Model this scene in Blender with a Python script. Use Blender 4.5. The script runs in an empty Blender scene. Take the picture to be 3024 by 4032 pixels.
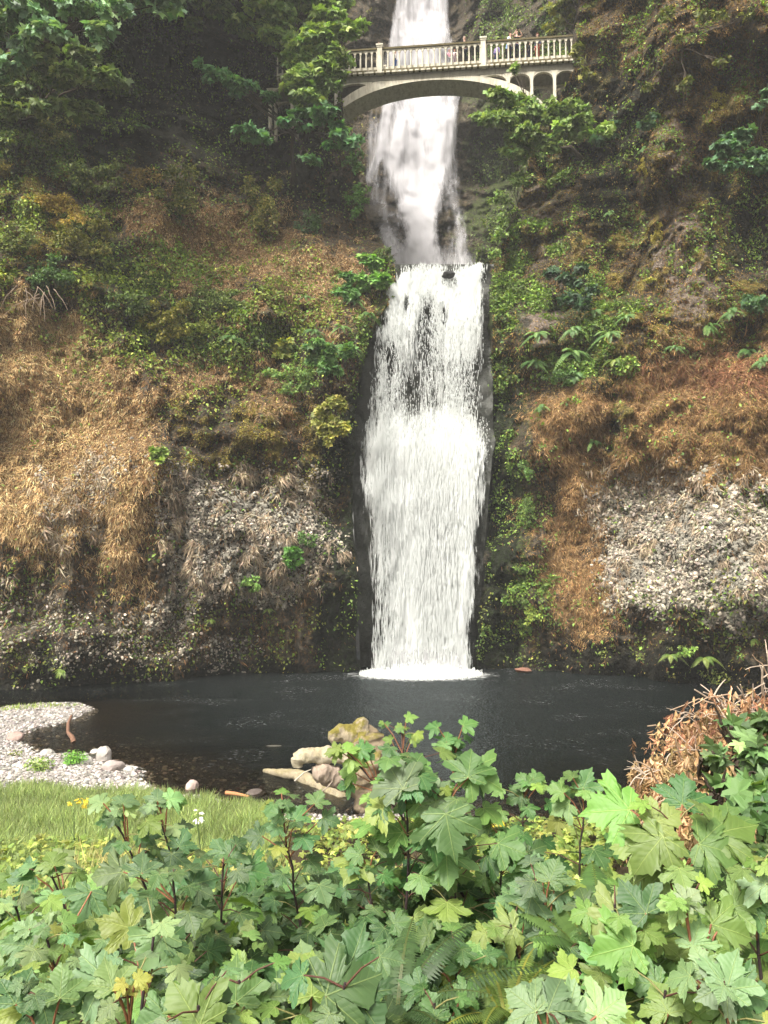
import bpy, math, random
import numpy as np
from mathutils import Vector, Matrix
random.seed(7)
RNG = np.random.default_rng(11)
SC = bpy.context.scene
COL = SC.collection
pi = math.pi

# ------------------------------------------------------------------ camera
EYE = 5.7
FPX = 785.0
PITCH = math.atan(48.0 / FPX)
cd = bpy.data.cameras.new('camera')
cd.sensor_fit = 'VERTICAL'; cd.sensor_height = 36.0; cd.lens = 36.0 * FPX / 1024.0
cd.clip_start = 0.05; cd.clip_end = 1000
cam = bpy.data.objects.new('camera', cd); COL.objects.link(cam)
cam.location = (0, 0, EYE); cam.rotation_euler = (pi / 2 + PITCH, 0, 0)
SC.camera = cam
CT, ST = math.cos(PITCH), math.sin(PITCH)

def at(fx, fy, D):
    """world point seen at photo position (fx, fy), D metres in front (world y)"""
    fx = np.asarray(fx, float); fy = np.asarray(fy, float); D = np.asarray(D, float)
    a = (fx / 3024 * 768 - 384) / FPX
    b = (512 - fy / 4032 * 1024) / FPX
    dy = CT - b * ST; dz = ST + b * CT
    t = D / dy
    return np.stack([a * t, D + 0 * a, EYE + dz * t], -1)

def on_z(fx, fy, z):
    p = at(fx, fy, 1.0); k = (z - EYE) / (p[..., 2] - EYE)
    return np.stack([p[..., 0] * k, p[..., 1] * k, z + 0 * k], -1)

def px_of(P):
    """photo position of world points"""
    P = np.asarray(P, float)
    x = P[..., 0]; y = P[..., 1]; z = P[..., 2] - EYE
    f = y * CT + z * ST; u = -y * ST + z * CT
    return (384 + FPX * x / f) / 768 * 3024, (512 - FPX * u / f) / 1024 * 4032

# ------------------------------------------------------------------ noise
def _hash(ix, iy, iz, seed=0):
    h = (ix.astype(np.int64) * 374761393 + iy.astype(np.int64) * 668265263 + iz.astype(np.int64) * 2147483647 + seed * 974711) & 0xffffffff
    h = ((h ^ (h >> 13)) * 1274126177) & 0xffffffff
    h = ((h ^ (h >> 16)) * 2246822519) & 0xffffffff
    h = h ^ (h >> 15)
    return (h & 0xffffff) / float(0xffffff)

def vn(P, s=1.0, seed=0):
    P = np.asarray(P, float) * s + 100.37
    i = np.floor(P); f = P - i; f = f * f * (3 - 2 * f)
    i = i.astype(np.int64); r = 0
    for dx in (0, 1):
        wx = f[..., 0] if dx else 1 - f[..., 0]
        for dy in (0, 1):
            wy = f[..., 1] if dy else 1 - f[..., 1]
            for dz in (0, 1):
                wz = f[..., 2] if dz else 1 - f[..., 2]
                r = r + wx * wy * wz * _hash(i[..., 0] + dx, i[..., 1] + dy, i[..., 2] + dz, seed)
    return r * 2 - 1

def fbm(P, s=1.0, o=4, seed=0, g=0.5):
    r = 0; a = 1; n = 0
    for k in range(o):
        r = r + a * vn(P, s * 2.03 ** k, seed + k * 13); n += a; a *= g
    return r / n

def worley(P, s=1.0, seed=0):
    P = np.asarray(P, float) * s + 57.7
    i = np.floor(P).astype(np.int64)
    F1 = np.full(P.shape[:-1], 9.0); F2 = F1.copy(); ID = np.zeros(P.shape[:-1])
    for dx in (-1, 0, 1):
        for dy in (-1, 0, 1):
            for dz in (-1, 0, 1):
                a, b, c = i[..., 0] + dx, i[..., 1] + dy, i[..., 2] + dz
                q = [a + _hash(a, b, c, seed), b + _hash(a, b, c, seed + 1), c + _hash(a, b, c, seed + 2)]
                d = np.sqrt((q[0] - P[..., 0]) ** 2 + (q[1] - P[..., 1]) ** 2 + (q[2] - P[..., 2]) ** 2)
                m = d < F1
                F2 = np.where(m, F1, np.minimum(F2, d)); F1 = np.where(m, d, F1)
                ID = np.where(m, _hash(a, b, c, seed + 5), ID)
    return F1, F2, ID

def sdf(X, Y, poly):
    """signed distance to polygon, positive inside"""
    X = np.asarray(X, float); Y = np.asarray(Y, float)
    d = np.full(X.shape, 1e9); ins = np.zeros(X.shape, bool)
    n = len(poly)
    for k in range(n):
        ax, ay = poly[k]; bx, by = poly[(k + 1) % n]
        ex, ey = bx - ax, by - ay
        t = np.clip(((X - ax) * ex + (Y - ay) * ey) / (ex * ex + ey * ey + 1e-9), 0, 1)
        d = np.minimum(d, np.hypot(X - ax - t * ex, Y - ay - t * ey))
        c = ((ay > Y) != (by > Y)) & (X < (bx - ax) * (Y - ay) / ((by - ay) if by != ay else 1e-9) + ax)
        ins ^= c
    return np.where(ins, d, -d)

def sm(x, a, b):
    t = np.clip((x - a) / (b - a), 0, 1)
    return t * t * (3 - 2 * t)

# ------------------------------------------------------------------ objects
def tag(o, label=None, cat=None, group=None, kind=None):
    if label: o['label'] = label
    if cat: o['category'] = cat
    if group: o['group'] = group
    if kind: o['kind'] = kind
    return o

def empty(name, loc=(0, 0, 0), rz=0.0):
    o = bpy.data.objects.new(name, None); COL.objects.link(o)
    o.location = loc; o.rotation_euler = (0, 0, rz); o.empty_display_size = 0.2
    return o

def mesh_np(name, V, F, mat=None, parent=None, attrs=None, smooth=False, matidx=None):
    """F: (n,k) array, or list of such arrays"""
    V = np.asarray(V, np.float32).reshape(-1, 3)
    Fs = F if isinstance(F, list) else [F]
    Fs = [np.asarray(f, np.int32) for f in Fs if len(f)]
    me = bpy.data.meshes.new(name)
    me.vertices.add(len(V)); me.vertices.foreach_set('co', V.ravel())
    loops = np.concatenate([f.ravel() for f in Fs]) if Fs else np.zeros(0, np.int32)
    tot = np.concatenate([np.full(len(f), f.shape[1], np.int32) for f in Fs]) if Fs else np.zeros(0, np.int32)
    st = np.concatenate([[0], np.cumsum(tot)[:-1]]).astype(np.int32)
    me.loops.add(len(loops)); me.loops.foreach_set('vertex_index', loops)
    me.polygons.add(len(tot)); me.polygons.foreach_set('loop_start', st); me.polygons.foreach_set('loop_total', tot)
    me.polygons.foreach_set('use_smooth', np.full(len(tot), bool(smooth)))
    if matidx is not None: me.polygons.foreach_set('material_index', np.asarray(matidx, np.int32))
    me.update(calc_edges=True)
    for k, v in (attrs or {}).items():
        v = np.asarray(v, np.float32)
        if v.ndim == 1:
            a = me.attributes.new(k, 'FLOAT', 'POINT'); a.data.foreach_set('value', v)
        else:
            if v.shape[1] == 3: v = np.concatenate([v, np.ones((len(v), 1), np.float32)], 1)
            a = me.attributes.new(k, 'FLOAT_COLOR', 'POINT'); a.data.foreach_set('color', v.ravel())
    mats = mat if isinstance(mat, (list, tuple)) else [mat]
    for m in mats:
        if m: me.materials.append(m)
    o = bpy.data.objects.new(name, me); COL.objects.link(o)
    if parent is not None: o.parent = parent
    return o

def clone(o, M=None, name=None):
    c = o.copy(); COL.objects.link(c)
    for k in list(c.keys()):
        del c[k]
    if name: c.name = name
    if M is not None: c.matrix_world = M
    return c

class MB:
    """collects pieces into one mesh"""
    def __init__(s): s.v = []; s.f3 = []; s.f4 = []; s.n = 0; s.c = []
    def add(s, V, F, col=(1, 1, 1)):
        V = np.asarray(V, float).reshape(-1, 3); F = np.asarray(F, int)
        if len(V) == 0: return
        s.v.append(V)
        col = np.asarray(col, float)
        s.c.append(np.tile(col, (len(V), 1)) if col.ndim == 1 else col)
        (s.f3 if F.shape[1] == 3 else s.f4).append(F + s.n); s.n += len(V)
    def box(s, x0, x1, y0, y1, z0, z1, col=(1, 1, 1), M=None):
        V = np.array([[x, y, z] for x in (x0, x1) for y in (y0, y1) for z in (z0, z1)], float)
        if M is not None: V = V @ np.array(M.to_3x3()).T + np.array(M.translation)
        F = [[0, 1, 3, 2], [4, 6, 7, 5], [0, 4, 5, 1], [2, 3, 7, 6], [0, 2, 6, 4], [1, 5, 7, 3]]
        s.add(V, F, col)
    def tube(s, pts, rad, n=6, col=(1, 1, 1), cap=True, rough=0.0):
        pts = np.asarray(pts, float); m = len(pts)
        rad = np.broadcast_to(np.asarray(rad, float), (m,))
        T = np.gradient(pts, axis=0); T /= np.linalg.norm(T, axis=1, keepdims=True) + 1e-9
        up = np.array([0, 0, 1.0]) if abs(T[0][2]) < .9 else np.array([1.0, 0, 0])
        V = []
        for i in range(m):
            a = np.cross(T[i], up); a /= np.linalg.norm(a) + 1e-9; b = np.cross(T[i], a); up = np.cross(a, T[i]) if False else up
            for k in range(n):
                t = 2 * pi * k / n
                r = rad[i] * (1 + rough * (RNG.random() - .5))
                V.append(pts[i] + r * (a * math.cos(t) + b * math.sin(t)))
        F = [[i * n + k, i * n + (k + 1) % n, (i + 1) * n + (k + 1) % n, (i + 1) * n + k] for i in range(m - 1) for k in range(n)]
        s.add(V, F, col)
        if cap:
            for i0 in (0, m - 1):
                c = len(s.v[-1]) if False else None
                ring = np.array(V[i0 * n:(i0 + 1) * n]); cen = ring.mean(0)
                s.add(np.vstack([ring, cen]), [[k, (k + 1) % n, n] for k in range(n)], col)
    def prism(s, poly, y0, y1, col=(1, 1, 1)):
        """poly: list of quads strips? here arbitrary outline (x,z) triangulated as fan from centroid"""
        P = np.asarray(poly, float); n = len(P); c = P.mean(0)
        A = np.array([[p[0], y0, p[1]] for p in P] + [[c[0], y0, c[1]]]); B = A.copy(); B[:, 1] = y1
        s.add(A, [[k, (k + 1) % n, n] for k in range(n)], col)
        s.add(B, [[(k + 1) % n, k, n] for k in range(n)], col)
        s.add(np.vstack([A[:n], B[:n]]), [[k, n + k, n + (k + 1) % n, (k + 1) % n] for k in range(n)], col)
    def strip(s, top, bot, y0, y1, col=(1, 1, 1)):
        """solid band between two polylines of same length (x,z), thickness y0..y1"""
        T = np.asarray(top, float); B = np.asarray(bot, float); n = len(T)
        def r(P, y): return np.stack([P[:, 0], np.full(n, y), P[:, 1]], -1)
        q = np.arange(n - 1)
        for (a, b) in ((r(T, y0), r(B, y0)), (r(B, y1), r(T, y1)), (r(T, y1), r(T, y0)), (r(B, y0), r(B, y1))):
            s.add(np.vstack([a, b]), np.stack([q, q + 1, n + q + 1, n + q], -1), col)
        for k in (0, n - 1):
            s.add([[T[k, 0], y0, T[k, 1]], [T[k, 0], y1, T[k, 1]], [B[k, 0], y1, B[k, 1]], [B[k, 0], y0, B[k, 1]]], [[0, 1, 2, 3]], col)
    def build(s, name, mat, parent=None, smooth=False):
        return mesh_np(name, np.vstack(s.v), [np.vstack(f) for f in (s.f3, s.f4) if f], mat, parent, {'col': np.vstack(s.c)}, smooth)

def scatter_mesh(name, TV, TF, M, L, C, mat, parent=None, extra=None, smooth=False, jit=None):
    """copies template TV,TF with matrices M (N,3,3: rows = images of x,y,z axes), locations L, colours C"""
    TV = np.asarray(TV, float); TF = np.asarray(TF, int); N = len(L); k = len(TV)
    V = np.einsum('kj,njm->nkm', TV, M) + L[:, None, :]
    F = TF[None] + (np.arange(N) * k)[:, None, None]
    at_ = {'col': np.repeat(C, k, axis=0)}
    if extra:
        for kk, vv in extra.items(): at_[kk] = np.tile(vv, (N, 1)) if np.ndim(vv) > 1 else np.tile(vv, N)
    return mesh_np(name, V.reshape(-1, 3), F.reshape(-1, TF.shape[1]), mat, parent, at_, smooth)

def nrm(v):
    v = np.asarray(v, float)
    return v / (np.linalg.norm(v, axis=-1, keepdims=True) + 1e-9)

def frames(D, Nn, S):
    """rows x=side, y=dir, z=normal; scaled"""
    D = nrm(D); X = nrm(np.cross(D, Nn)); Z = np.cross(X, D)
    S = np.asarray(S, float)
    if S.ndim == 1: S = np.stack([S, S, S], -1)
    return np.stack([X * S[:, 0:1], D * S[:, 1:2], Z * S[:, 2:3]], 1)

def vary(base, N, dv=0.25, dh=0.12, base2=None):
    """colour variation around base (N,3)"""
    b = np.asarray(base, float)
    C = np.tile(b, (N, 1))
    if base2 is not None:
        t = RNG.random((N, 1)) ** 1.5; C = C * (1 - t) + np.asarray(base2, float) * t
    if N > 20: dv = dv * 1.25; C = C * np.where(RNG.random((N, 1)) < .14, 1.55, .93)
    C = C * (1 + dv * (RNG.random((N, 1)) * 2 - 1)) * (1 + dh * (RNG.random((N, 3)) * 2 - 1))
    return np.clip(C, 0.003, 0.9)

# ------------------------------------------------------------------ materials
class G:
    def __init__(s, name):
        s.m = bpy.data.materials.new(name); s.m.use_nodes = True
        s.t = s.m.node_tree; s.t.nodes.clear(); s.N = s.t.nodes; s.L = s.t.links
        s.out = s.N.new('ShaderNodeOutputMaterial')
    def n(s, typ, **kw):
        x = s.N.new(typ)
        for k, v in kw.items():
            if k.startswith('i_'):
                key = k[2:].replace('_', ' ')
                s.set(x.inputs[key] if key in x.inputs else x.inputs[int(key)], v)
            else: setattr(x, k, v)
        return x
    def set(s, inp, v):
        if isinstance(v, bpy.types.NodeSocket): s.L.new(v, inp)
        elif isinstance(v, bpy.types.Node): s.L.new(v.outputs[0], inp)
        else:
            if hasattr(inp.default_value, '__len__') and hasattr(v, '__len__') and len(v) == 3 and len(inp.default_value) == 4: v = (*v, 1)
            inp.default_value = v
    def math(s, op, a, b=0.0, c=None, clamp=False):
        x = s.N.new('ShaderNodeMath'); x.operation = op; x.use_clamp = clamp
        s.set(x.inputs[0], a); s.set(x.inputs[1], b)
        if c is not None: s.set(x.inputs[2], c)
        return x.outputs[0]
    def mix(s, f, a, b):
        x = s.N.new('ShaderNodeMix'); x.data_type = 'RGBA'
        s.set(x.inputs[0], f); s.set(x.inputs[6], a); s.set(x.inputs[7], b)
        return x.outputs[2]
    def mul(s, a, b):
        x = s.N.new('ShaderNodeMix'); x.data_type = 'RGBA'; x.blend_type = 'MULTIPLY'
        s.set(x.inputs[0], 1.0); s.set(x.inputs[6], a); s.set(x.inputs[7], b)
        return x.outputs[2]
    def ramp(s, f, a, b, lo=0.0, hi=1.0):
        x = s.N.new('ShaderNodeMapRange'); x.interpolation_type = 'SMOOTHSTEP'
        s.set(x.inputs[0], f); x.inputs[1].default_value = a; x.inputs[2].default_value = b
        x.inputs[3].default_value = lo; x.inputs[4].default_value = hi
        return x.outputs[0]
    def attr(s, name, out='Color'):
        x = s.N.new('ShaderNodeAttribute'); x.attribute_name = name
        return x.outputs[out]
    def pos(s, scale=(1, 1, 1)):
        g = s.N.new('ShaderNodeTexCoord'); m = s.N.new('ShaderNodeMapping')
        m.inputs['Scale'].default_value = scale
        s.L.new(g.outputs['Object'], m.inputs[0]); return m.outputs[0]
    def noise(s, v, scale, det=4, rough=0.55, out=0):
        x = s.n('ShaderNodeTexNoise'); s.set(x.inputs['Vector'], v)
        x.inputs['Scale'].default_value = scale; x.inputs['Detail'].default_value = det; x.inputs['Roughness'].default_value = rough
        return x.outputs[out]
    def vor(s, v, scale, feat='F1', out=0):
        x = s.n('ShaderNodeTexVoronoi'); x.feature = feat; s.set(x.inputs['Vector'], v); x.inputs['Scale'].default_value = scale
        return x.outputs[out]
    def bump(s, h, strength=0.5, dist=0.05, normal=None):
        x = s.n('ShaderNodeBump'); s.set(x.inputs['Height'], h); x.inputs['Strength'].default_value = strength; x.inputs['Distance'].default_value = dist
        if normal is not None: s.set(x.inputs['Normal'], normal)
        return x.outputs[0]
    def bsdf(s, col, rough=0.8, normal=None, spec=0.5, metal=0.0):
        x = s.n('ShaderNodeBsdfPrincipled'); s.set(x.inputs['Base Color'], col); s.set(x.inputs['Roughness'], rough)
        s.set(x.inputs['Specular IOR Level'], spec); s.set(x.inputs['Metallic'], metal)
        if normal is not None: s.set(x.inputs['Normal'], normal)
        return x.outputs[0]
    def mixs(s, f, a, b):
        x = s.n('ShaderNodeMixShader'); s.set(x.inputs[0], f); s.L.new(a, x.inputs[1]); s.L.new(b, x.inputs[2]); return x.outputs[0]
    def done(s, sh):
        s.L.new(sh, s.out.inputs[0]); return s.m

def m_foliage(name, trans=0.3, rough=0.5, spec=0.35, tb=(1.25, 1.35, 0.5)):
    g = G(name); c = g.attr('col')
    v = g.noise(g.pos(), 3.0, 3)
    c2 = g.mul(c, g.mix(v, (0.75, 0.78, 0.75), (1.25, 1.22, 1.2)))
    a = g.bsdf(c2, rough, spec=spec)
    t = g.n('ShaderNodeBsdfTranslucent'); g.set(t.inputs[0], g.mul(c2, (*tb, 1)))
    return g.done(g.mixs(trans, a, t.outputs[0]))

def m_simple(name, rough=0.8, spec=0.3, ns=6.0, bs=0.4, lo=0.7, hi=1.25, dist=0.03):
    g = G(name); c = g.attr('col'); p = g.pos()
    v = g.noise(p, ns, 6, .65)
    c2 = g.mul(c, g.mix(v, (lo,) * 3, (hi,) * 3))
    return g.done(g.bsdf(c2, rough, g.bump(v, bs, dist), spec))

MAT = {}
MAT['leaf'] = m_foliage('leaf')
MAT['grass'] = m_foliage('dry_grass', 0.2, 0.8, 0.1, (1.1, 1.0, 0.8))
MAT['bark'] = m_simple('bark', 0.9, 0.2, 14, 0.7, 0.5, 1.5)
MAT['stone'] = m_simple('stone', 0.85, 0.3, 9, 0.5, 0.65, 1.3)

# ------------------------------------------------------------------ light
w = bpy.data.worlds.new('World'); SC.world = w; w.use_nodes = True
wt = w.node_tree; wt.nodes.clear()
wo = wt.nodes.new('ShaderNodeOutputWorld'); bg = wt.nodes.new('ShaderNodeBackground'); sky = wt.nodes.new('ShaderNodeTexSky')
sky.sky_type = 'NISHITA'; sky.sun_disc = False
SUN_EL, SUN_AZ = math.radians(54), math.radians(214)   # compass: 0 = +y, clockwise
sky.sun_elevation = SUN_EL; sky.sun_rotation = SUN_AZ
sky.dust_density = 5.0; sky.air_density = 1.0; sky.ozone_density = 1.0
bw = wt.nodes.new('ShaderNodeRGBToBW'); mx = wt.nodes.new('ShaderNodeMix'); mx.data_type = 'RGBA'
tint = wt.nodes.new('ShaderNodeMix'); tint.data_type = 'RGBA'; tint.blend_type = 'MULTIPLY'
wt.links.new(sky.outputs[0], bw.inputs[0]); wt.links.new(bw.outputs[0], tint.inputs[6])
tint.inputs[0].default_value = 1.0; tint.inputs[7].default_value = (1.06, 1.0, 0.90, 1)
mx.inputs[0].default_value = 0.85
wt.links.new(sky.outputs[0], mx.inputs[6]); wt.links.new(tint.outputs[2], mx.inputs[7])
wt.links.new(mx.outputs[2], bg.inputs[0]); bg.inputs[1].default_value = 0.15; wt.links.new(bg.outputs[0], wo.inputs[0])
sd = bpy.data.lights.new('sun', 'SUN'); sd.energy = 2.4; sd.angle = math.radians(12); sd.color = (1.0, 0.96, 0.88)
so = bpy.data.objects.new('sun', sd); COL.objects.link(so)
# direction to the sun
ds = Vector((math.sin(SUN_AZ) * math.cos(SUN_EL), math.cos(SUN_AZ) * math.cos(SUN_EL), math.sin(SUN_EL)))
so.rotation_euler = ds.to_track_quat('Z', 'Y').to_euler(); so.location = (0, -5, 30)
SC.view_settings.view_transform = 'Standard'; SC.view_settings.look = 'None'
SC.view_settings.exposure = 1.38
HAZE = 0.0007; SC.view_settings.gamma = 1.0
SC.render.engine = 'CYCLES'
SC.cycles.use_denoising = True
SC.cycles.max_bounces = 6; SC.cycles.diffuse_bounces = 3; SC.cycles.transparent_max_bounces = 24
SC.cycles.transmission_bounces = 4; SC.cycles.glossy_bounces = 3
SC.cycles.caustics_reflective = False; SC.cycles.caustics_refractive = False
SC.cycles.use_adaptive_sampling = True; SC.cycles.adaptive_threshold = 0.03
# ------------------------------------------------------------------ cliffs
def depth_from(pts):
    P = np.array(pts, float)
    def f(X, Y):
        X = np.asarray(X, float); Y = np.asarray(Y, float)
        w_ = 0; r = 0
        for x, y, d in P:
            q = ((X - x) ** 2 + (Y - y) ** 2) / (170.0 ** 2) + 0.15
            k = 1.0 / q ** 1.6
            w_ = w_ + k; r = r + k * d
        return r / w_
    return f

dl = depth_from([(-500, 2760, 33), (0, 2735, 34), (500, 2690, 36.3), (1000, 2650, 39.3), (1370, 2635, 41),
    (-500, 2000, 34), (0, 2000, 35), (0, 1600, 35.3), (0, 1200, 37), (0, 900, 39), (0, 600, 40), (0, 300, 40), (0, 0, 39), (-500, 600, 37), (-500, 0, 36),
    (500, 2300, 36.3), (500, 1900, 36), (500, 1500, 37.5), (350, 1200, 39), (600, 1200, 40.5), (600, 900, 43), (500, 600, 45), (600, 300, 52), (900, 300, 55), (700, 100, 51), (450, 300, 47), (1150, 350, 53), (1000, 600, 50), (1000, 900, 45),
    (1000, 1300, 41), (1000, 1700, 38.5), (1000, 2200, 38.6), (1250, 2200, 40), (1250, 1700, 39.6), (1300, 1400, 40.5), (1400, 1150, 42), (1250, 1000, 44),
    (1250, 700, 47), (1380, 480, 48), (1300, 200, 50), (1300, -250, 46), (700, -250, 41), (1000, -250, 42), (0, -250, 37), (1440, 850, 46.5), (1490, 1000, 44), (1390, 2000, 41.5), (1360, 1600, 41), (300, 2500, 35)])
dr = depth_from([(2000, 2640, 41), (2400, 2665, 38.2), (2700, 2690, 36.4), (3024, 2730, 34.5), (3500, 2780, 33),
    (1950, 2000, 42), (1950, 1500, 42.5), (2150, 2100, 39.5), (2150, 1700, 39.6), (2300, 2000, 38.4), (2500, 2300, 37), (2800, 2150, 35.6), (3024, 2300, 34.6), (2700, 1700, 36.4), (3024, 1500, 36.3), (3500, 1500, 35),
    (2500, 1400, 38.8), (2200, 1350, 41), (2200, 1100, 42.5), (2050, 950, 44), (2700, 1000, 38), (2950, 950, 40), (2650, 600, 38.5), (2350, 600, 44.5), (2450, 850, 42.5), (2700, 200, 38.5), (2300, 250, 45), (2350, 1000, 42),
    (2080, 750, 46), (2200, 450, 46), (2300, 0, 47), (2450, 100, 44), (3024, 400, 38), (3024, 0, 36.5), (2600, -200, 41), (3500, 500, 36), (3500, -200, 35), (2900, 1250, 38)])
db = depth_from([(1000, 1200, 60), (1500, 1100, 60), (2000, 1050, 60), (1500, 600, 66), (1900, 600, 67), (1700, 300, 69), (1700, 0, 71), (1400, 0, 68), (1300, -300, 68), (2000, 0, 66), (2100, 150, 60), (2300, 100, 56), (2300, 400, 56), (2000, 400, 64), (2200, 700, 58), (2600, 0, 56), (1700, -300, 73), (2200, -300, 64)])

def edge_fn(pts):
    P = np.array(pts, float)
    return lambda y: np.interp(y, P[:, 0], P[:, 1])
# silhouette edges as x(y)
eL = edge_fn([(-300, 1330), (0, 1345), (300, 1330), (480, 1345), (600, 1400), (750, 1425), (850, 1445), (950, 1500), (1040, 1555), (1110, 1560), (1200, 1525), (1300, 1465), (1450, 1420), (1600, 1400), (1900, 1390), (2300, 1400), (2640, 1410), (2900, 1420)])
eR = edge_fn([(-300, 2290), (0, 2280), (250, 2260), (400, 2200), (560, 2110), (750, 2055), (900, 2010), (1000, 1960), (1050, 1930), (1200, 1938), (1500, 1935), (1750, 1945), (2100, 1930), (2400, 1900), (2640, 1880), (2900, 1870)])

# zones, photo coordinates: soft polygons
Z = {
 'straw': [[(-600, 1120), (120, 1130), (300, 1240), (540, 1450), (620, 1650), (640, 2000), (600, 2360), (480, 2320), (350, 2150), (-600, 2100)],
           [(1000, 860), (1200, 950), (1520, 1000), (1460, 1120), (1330, 1390), (1180, 1250), (900, 1100)],
           [(620, 1430), (1100, 1450), (1200, 1600), (640, 1560)],
           [(2110, 1560), (2330, 1560), (2400, 1800), (2370, 2450), (2260, 2500), (2110, 2250)],
           [(500, 800), (1100, 800), (1000, 1250), (600, 1200)],
           [(2560, 1350), (3600, 1380), (3600, 1960), (2800, 1960), (2400, 1900)]],
 'moss': [[(640, 1560), (1300, 1600), (1260, 1900), (900, 1900), (700, 1840)],
          [(2360, 1500), (2900, 1500), (3600, 1600), (3600, 1850), (2560, 1960), (2330, 1800)],
          [(2560, 250), (3024, 250), (3024, 760), (2650, 900), (2540, 800)],
          [(2000, 900), (2180, 700), (2230, 900), (2250, 1150), (1970, 1080)],
          [(-600, 600), (400, 650), (350, 1100), (-600, 1100)],
          [(2350, 700), (3100, 600), (3100, 1450), (2300, 1450), (2200, 1100)],
          [(2650, 1000), (2780, 700), (2830, 1000), (2720, 1500), (2560, 1500)],
          [(2250, 120), (2450, 100), (2430, 520), (2220, 560)]],
 'green': [[(1340, 1150), (1600, 1000), (1600, 2700), (1250, 2700), (1290, 1900), (1380, 1500)],
           [(1850, 1050), (2080, 1130), (2100, 1700), (2110, 2300), (2060, 2700), (1850, 2700)],
           [(250, 900), (800, 1000), (1250, 1400), (1100, 1450), (500, 1350), (300, 1150)],
           [(2000, 1100), (2500, 1150), (2500, 1500), (2080, 1560)],
           [(1850, 300), (2150, 300), (2150, 1050), (1850, 1100)],
           [(-600, -300), (600, -300), (500, 700), (-600, 700)]],
 'lichen': [[(680, 1840), (1260, 1930), (1330, 2150), (1130, 2400), (600, 2430), (640, 2050)],
            [(2360, 1930), (3600, 1880), (3600, 2500), (2700, 2450), (2440, 2280)],
            [(-600, 2300), (600, 2400), (1100, 2480), (900, 2640), (-600, 2700)],
            [(180, 1880), (430, 1860), (440, 2150), (200, 2150)]],
 'bare': [[(2580, 250), (2680, 250), (2720, 950), (2820, 1250), (2700, 1300), (2600, 800)],
          [(2080, 750), (2160, 780), (2180, 1320), (2080, 1300)],
          [(2640, 1080), (2850, 1100), (2820, 1300), (2600, 1300)]],
 'dark': [[(250, -300), (900, -300), (1250, 300), (1330, 800), (1100, 780), (700, 620), (330, 700)],  # hollow and recesses: shade put into the colour; beside the falls: wet rock
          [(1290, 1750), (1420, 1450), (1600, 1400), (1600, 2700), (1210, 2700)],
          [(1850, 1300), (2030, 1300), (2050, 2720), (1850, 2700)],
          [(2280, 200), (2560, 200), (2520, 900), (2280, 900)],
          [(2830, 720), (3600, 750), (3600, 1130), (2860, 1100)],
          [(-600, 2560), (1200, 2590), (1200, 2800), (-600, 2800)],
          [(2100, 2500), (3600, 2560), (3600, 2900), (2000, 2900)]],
}
ZW = {'lichen': [.72, 1.0, .28, .5]}
def zone(name, X, Y, P=None, soft=70):
    w_ = np.zeros(np.shape(X))
    nx = 0 if P is None else fbm(P, 0.55, 4, 71) * 170
    if P is not None: nx = nx + fbm(P, 2.2, 3, 72) * 110
    for i, poly in enumerate(Z[name]):
        w_ = np.maximum(w_, sm(sdf(X, Y, poly) + nx, -soft, soft) * (ZW[name][i] if name in ZW else 1))
    return w_

# material
g = G('cliff_rock')
p = g.pos(); pv = g.pos((1, 1, 0.3)); za = g.attr('za'); zb = g.attr('zb')
sa = g.n('ShaderNodeSeparateColor'); g.L.new(za, sa.inputs[0]); sb = g.n('ShaderNodeSeparateColor'); g.L.new(zb, sb.inputs[0])
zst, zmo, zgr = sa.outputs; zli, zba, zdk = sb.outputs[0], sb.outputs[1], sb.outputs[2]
n1 = g.noise(p, 0.9, 9, .68); n2 = g.noise(p, 4.5, 8, .7); n3 = g.noise(pv, 7.0, 6, .65)
vd = g.vor(p, 7.5); vc = g.vor(p, 7.5, out=1); vs = g.n('ShaderNodeSeparateColor'); g.L.new(vc, vs.inputs[0])
n2 = g.ramp(n2, .30, .70); n3 = g.ramp(n3, .30, .70)
rock = g.mix(n2, (0.018, 0.022, 0.018), (0.125, 0.092, 0.062))
rock = g.mul(rock, g.mix(zli, (1, 1, 1), (.45, .45, .47)))
rock = g.mul(rock, g.mix(vs.outputs[1], (0.55, 0.55, 0.55), (1.4, 1.4, 1.4)))
moss = g.mix(n2, (0.05, 0.042, 0.010), (0.26, 0.21, 0.04))
straw = g.mix(n3, (0.075, 0.042, 0.020), (0.34, 0.22, 0.11))
green = g.mix(n2, (0.014, 0.022, 0.007), (0.075, 0.105, 0.022))
bare = g.mix(n2, (0.075, 0.056, 0.042), (0.25, 0.20, 0.16))
lich = g.mix(n2, (0.13, 0.12, 0.10), (0.44, 0.41, 0.34))
def msk(z, nz, k=1.0, a=0.5, b=0.75):
    return g.ramp(g.math('ADD', g.math('MULTIPLY', z, k), nz), a + .35, b + .35)
c = g.mix(g.ramp(n1, .45, .62), rock, g.mix(n2, (0.022, 0.020, 0.010), (0.085, 0.062, 0.028)))   # dead matted moss
c = g.mix(msk(zgr, n2, .6), c, green)
c = g.mix(msk(zmo, n1, .55), c, moss)
c = g.mix(msk(zst, n2, .75), c, straw)
c = g.mix(msk(zba, n1, .7), c, bare)
lm = g.math('MULTIPLY', g.ramp(g.math('ADD', g.math('ADD', vs.outputs[0], g.math('MULTIPLY', zli, .55)), g.math('MULTIPLY', n2, 0.7)), 1.06, 1.18), g.ramp(g.math('ADD', zli, g.math('MULTIPLY', g.math('SUBTRACT', n1, .5), .8)), .2, .45))
c = g.mix(lm, c, lich)
wet = g.ramp(g.math('ADD', zdk, g.math('MULTIPLY', g.math('SUBTRACT', n1, .5), .8)), .3, .8)  # wet rock by the falls, and painted shade in the hollow and recesses
c = g.mul(c, g.mix(wet, (1, 1, 1), (0.20, 0.23, 0.20)))
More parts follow.
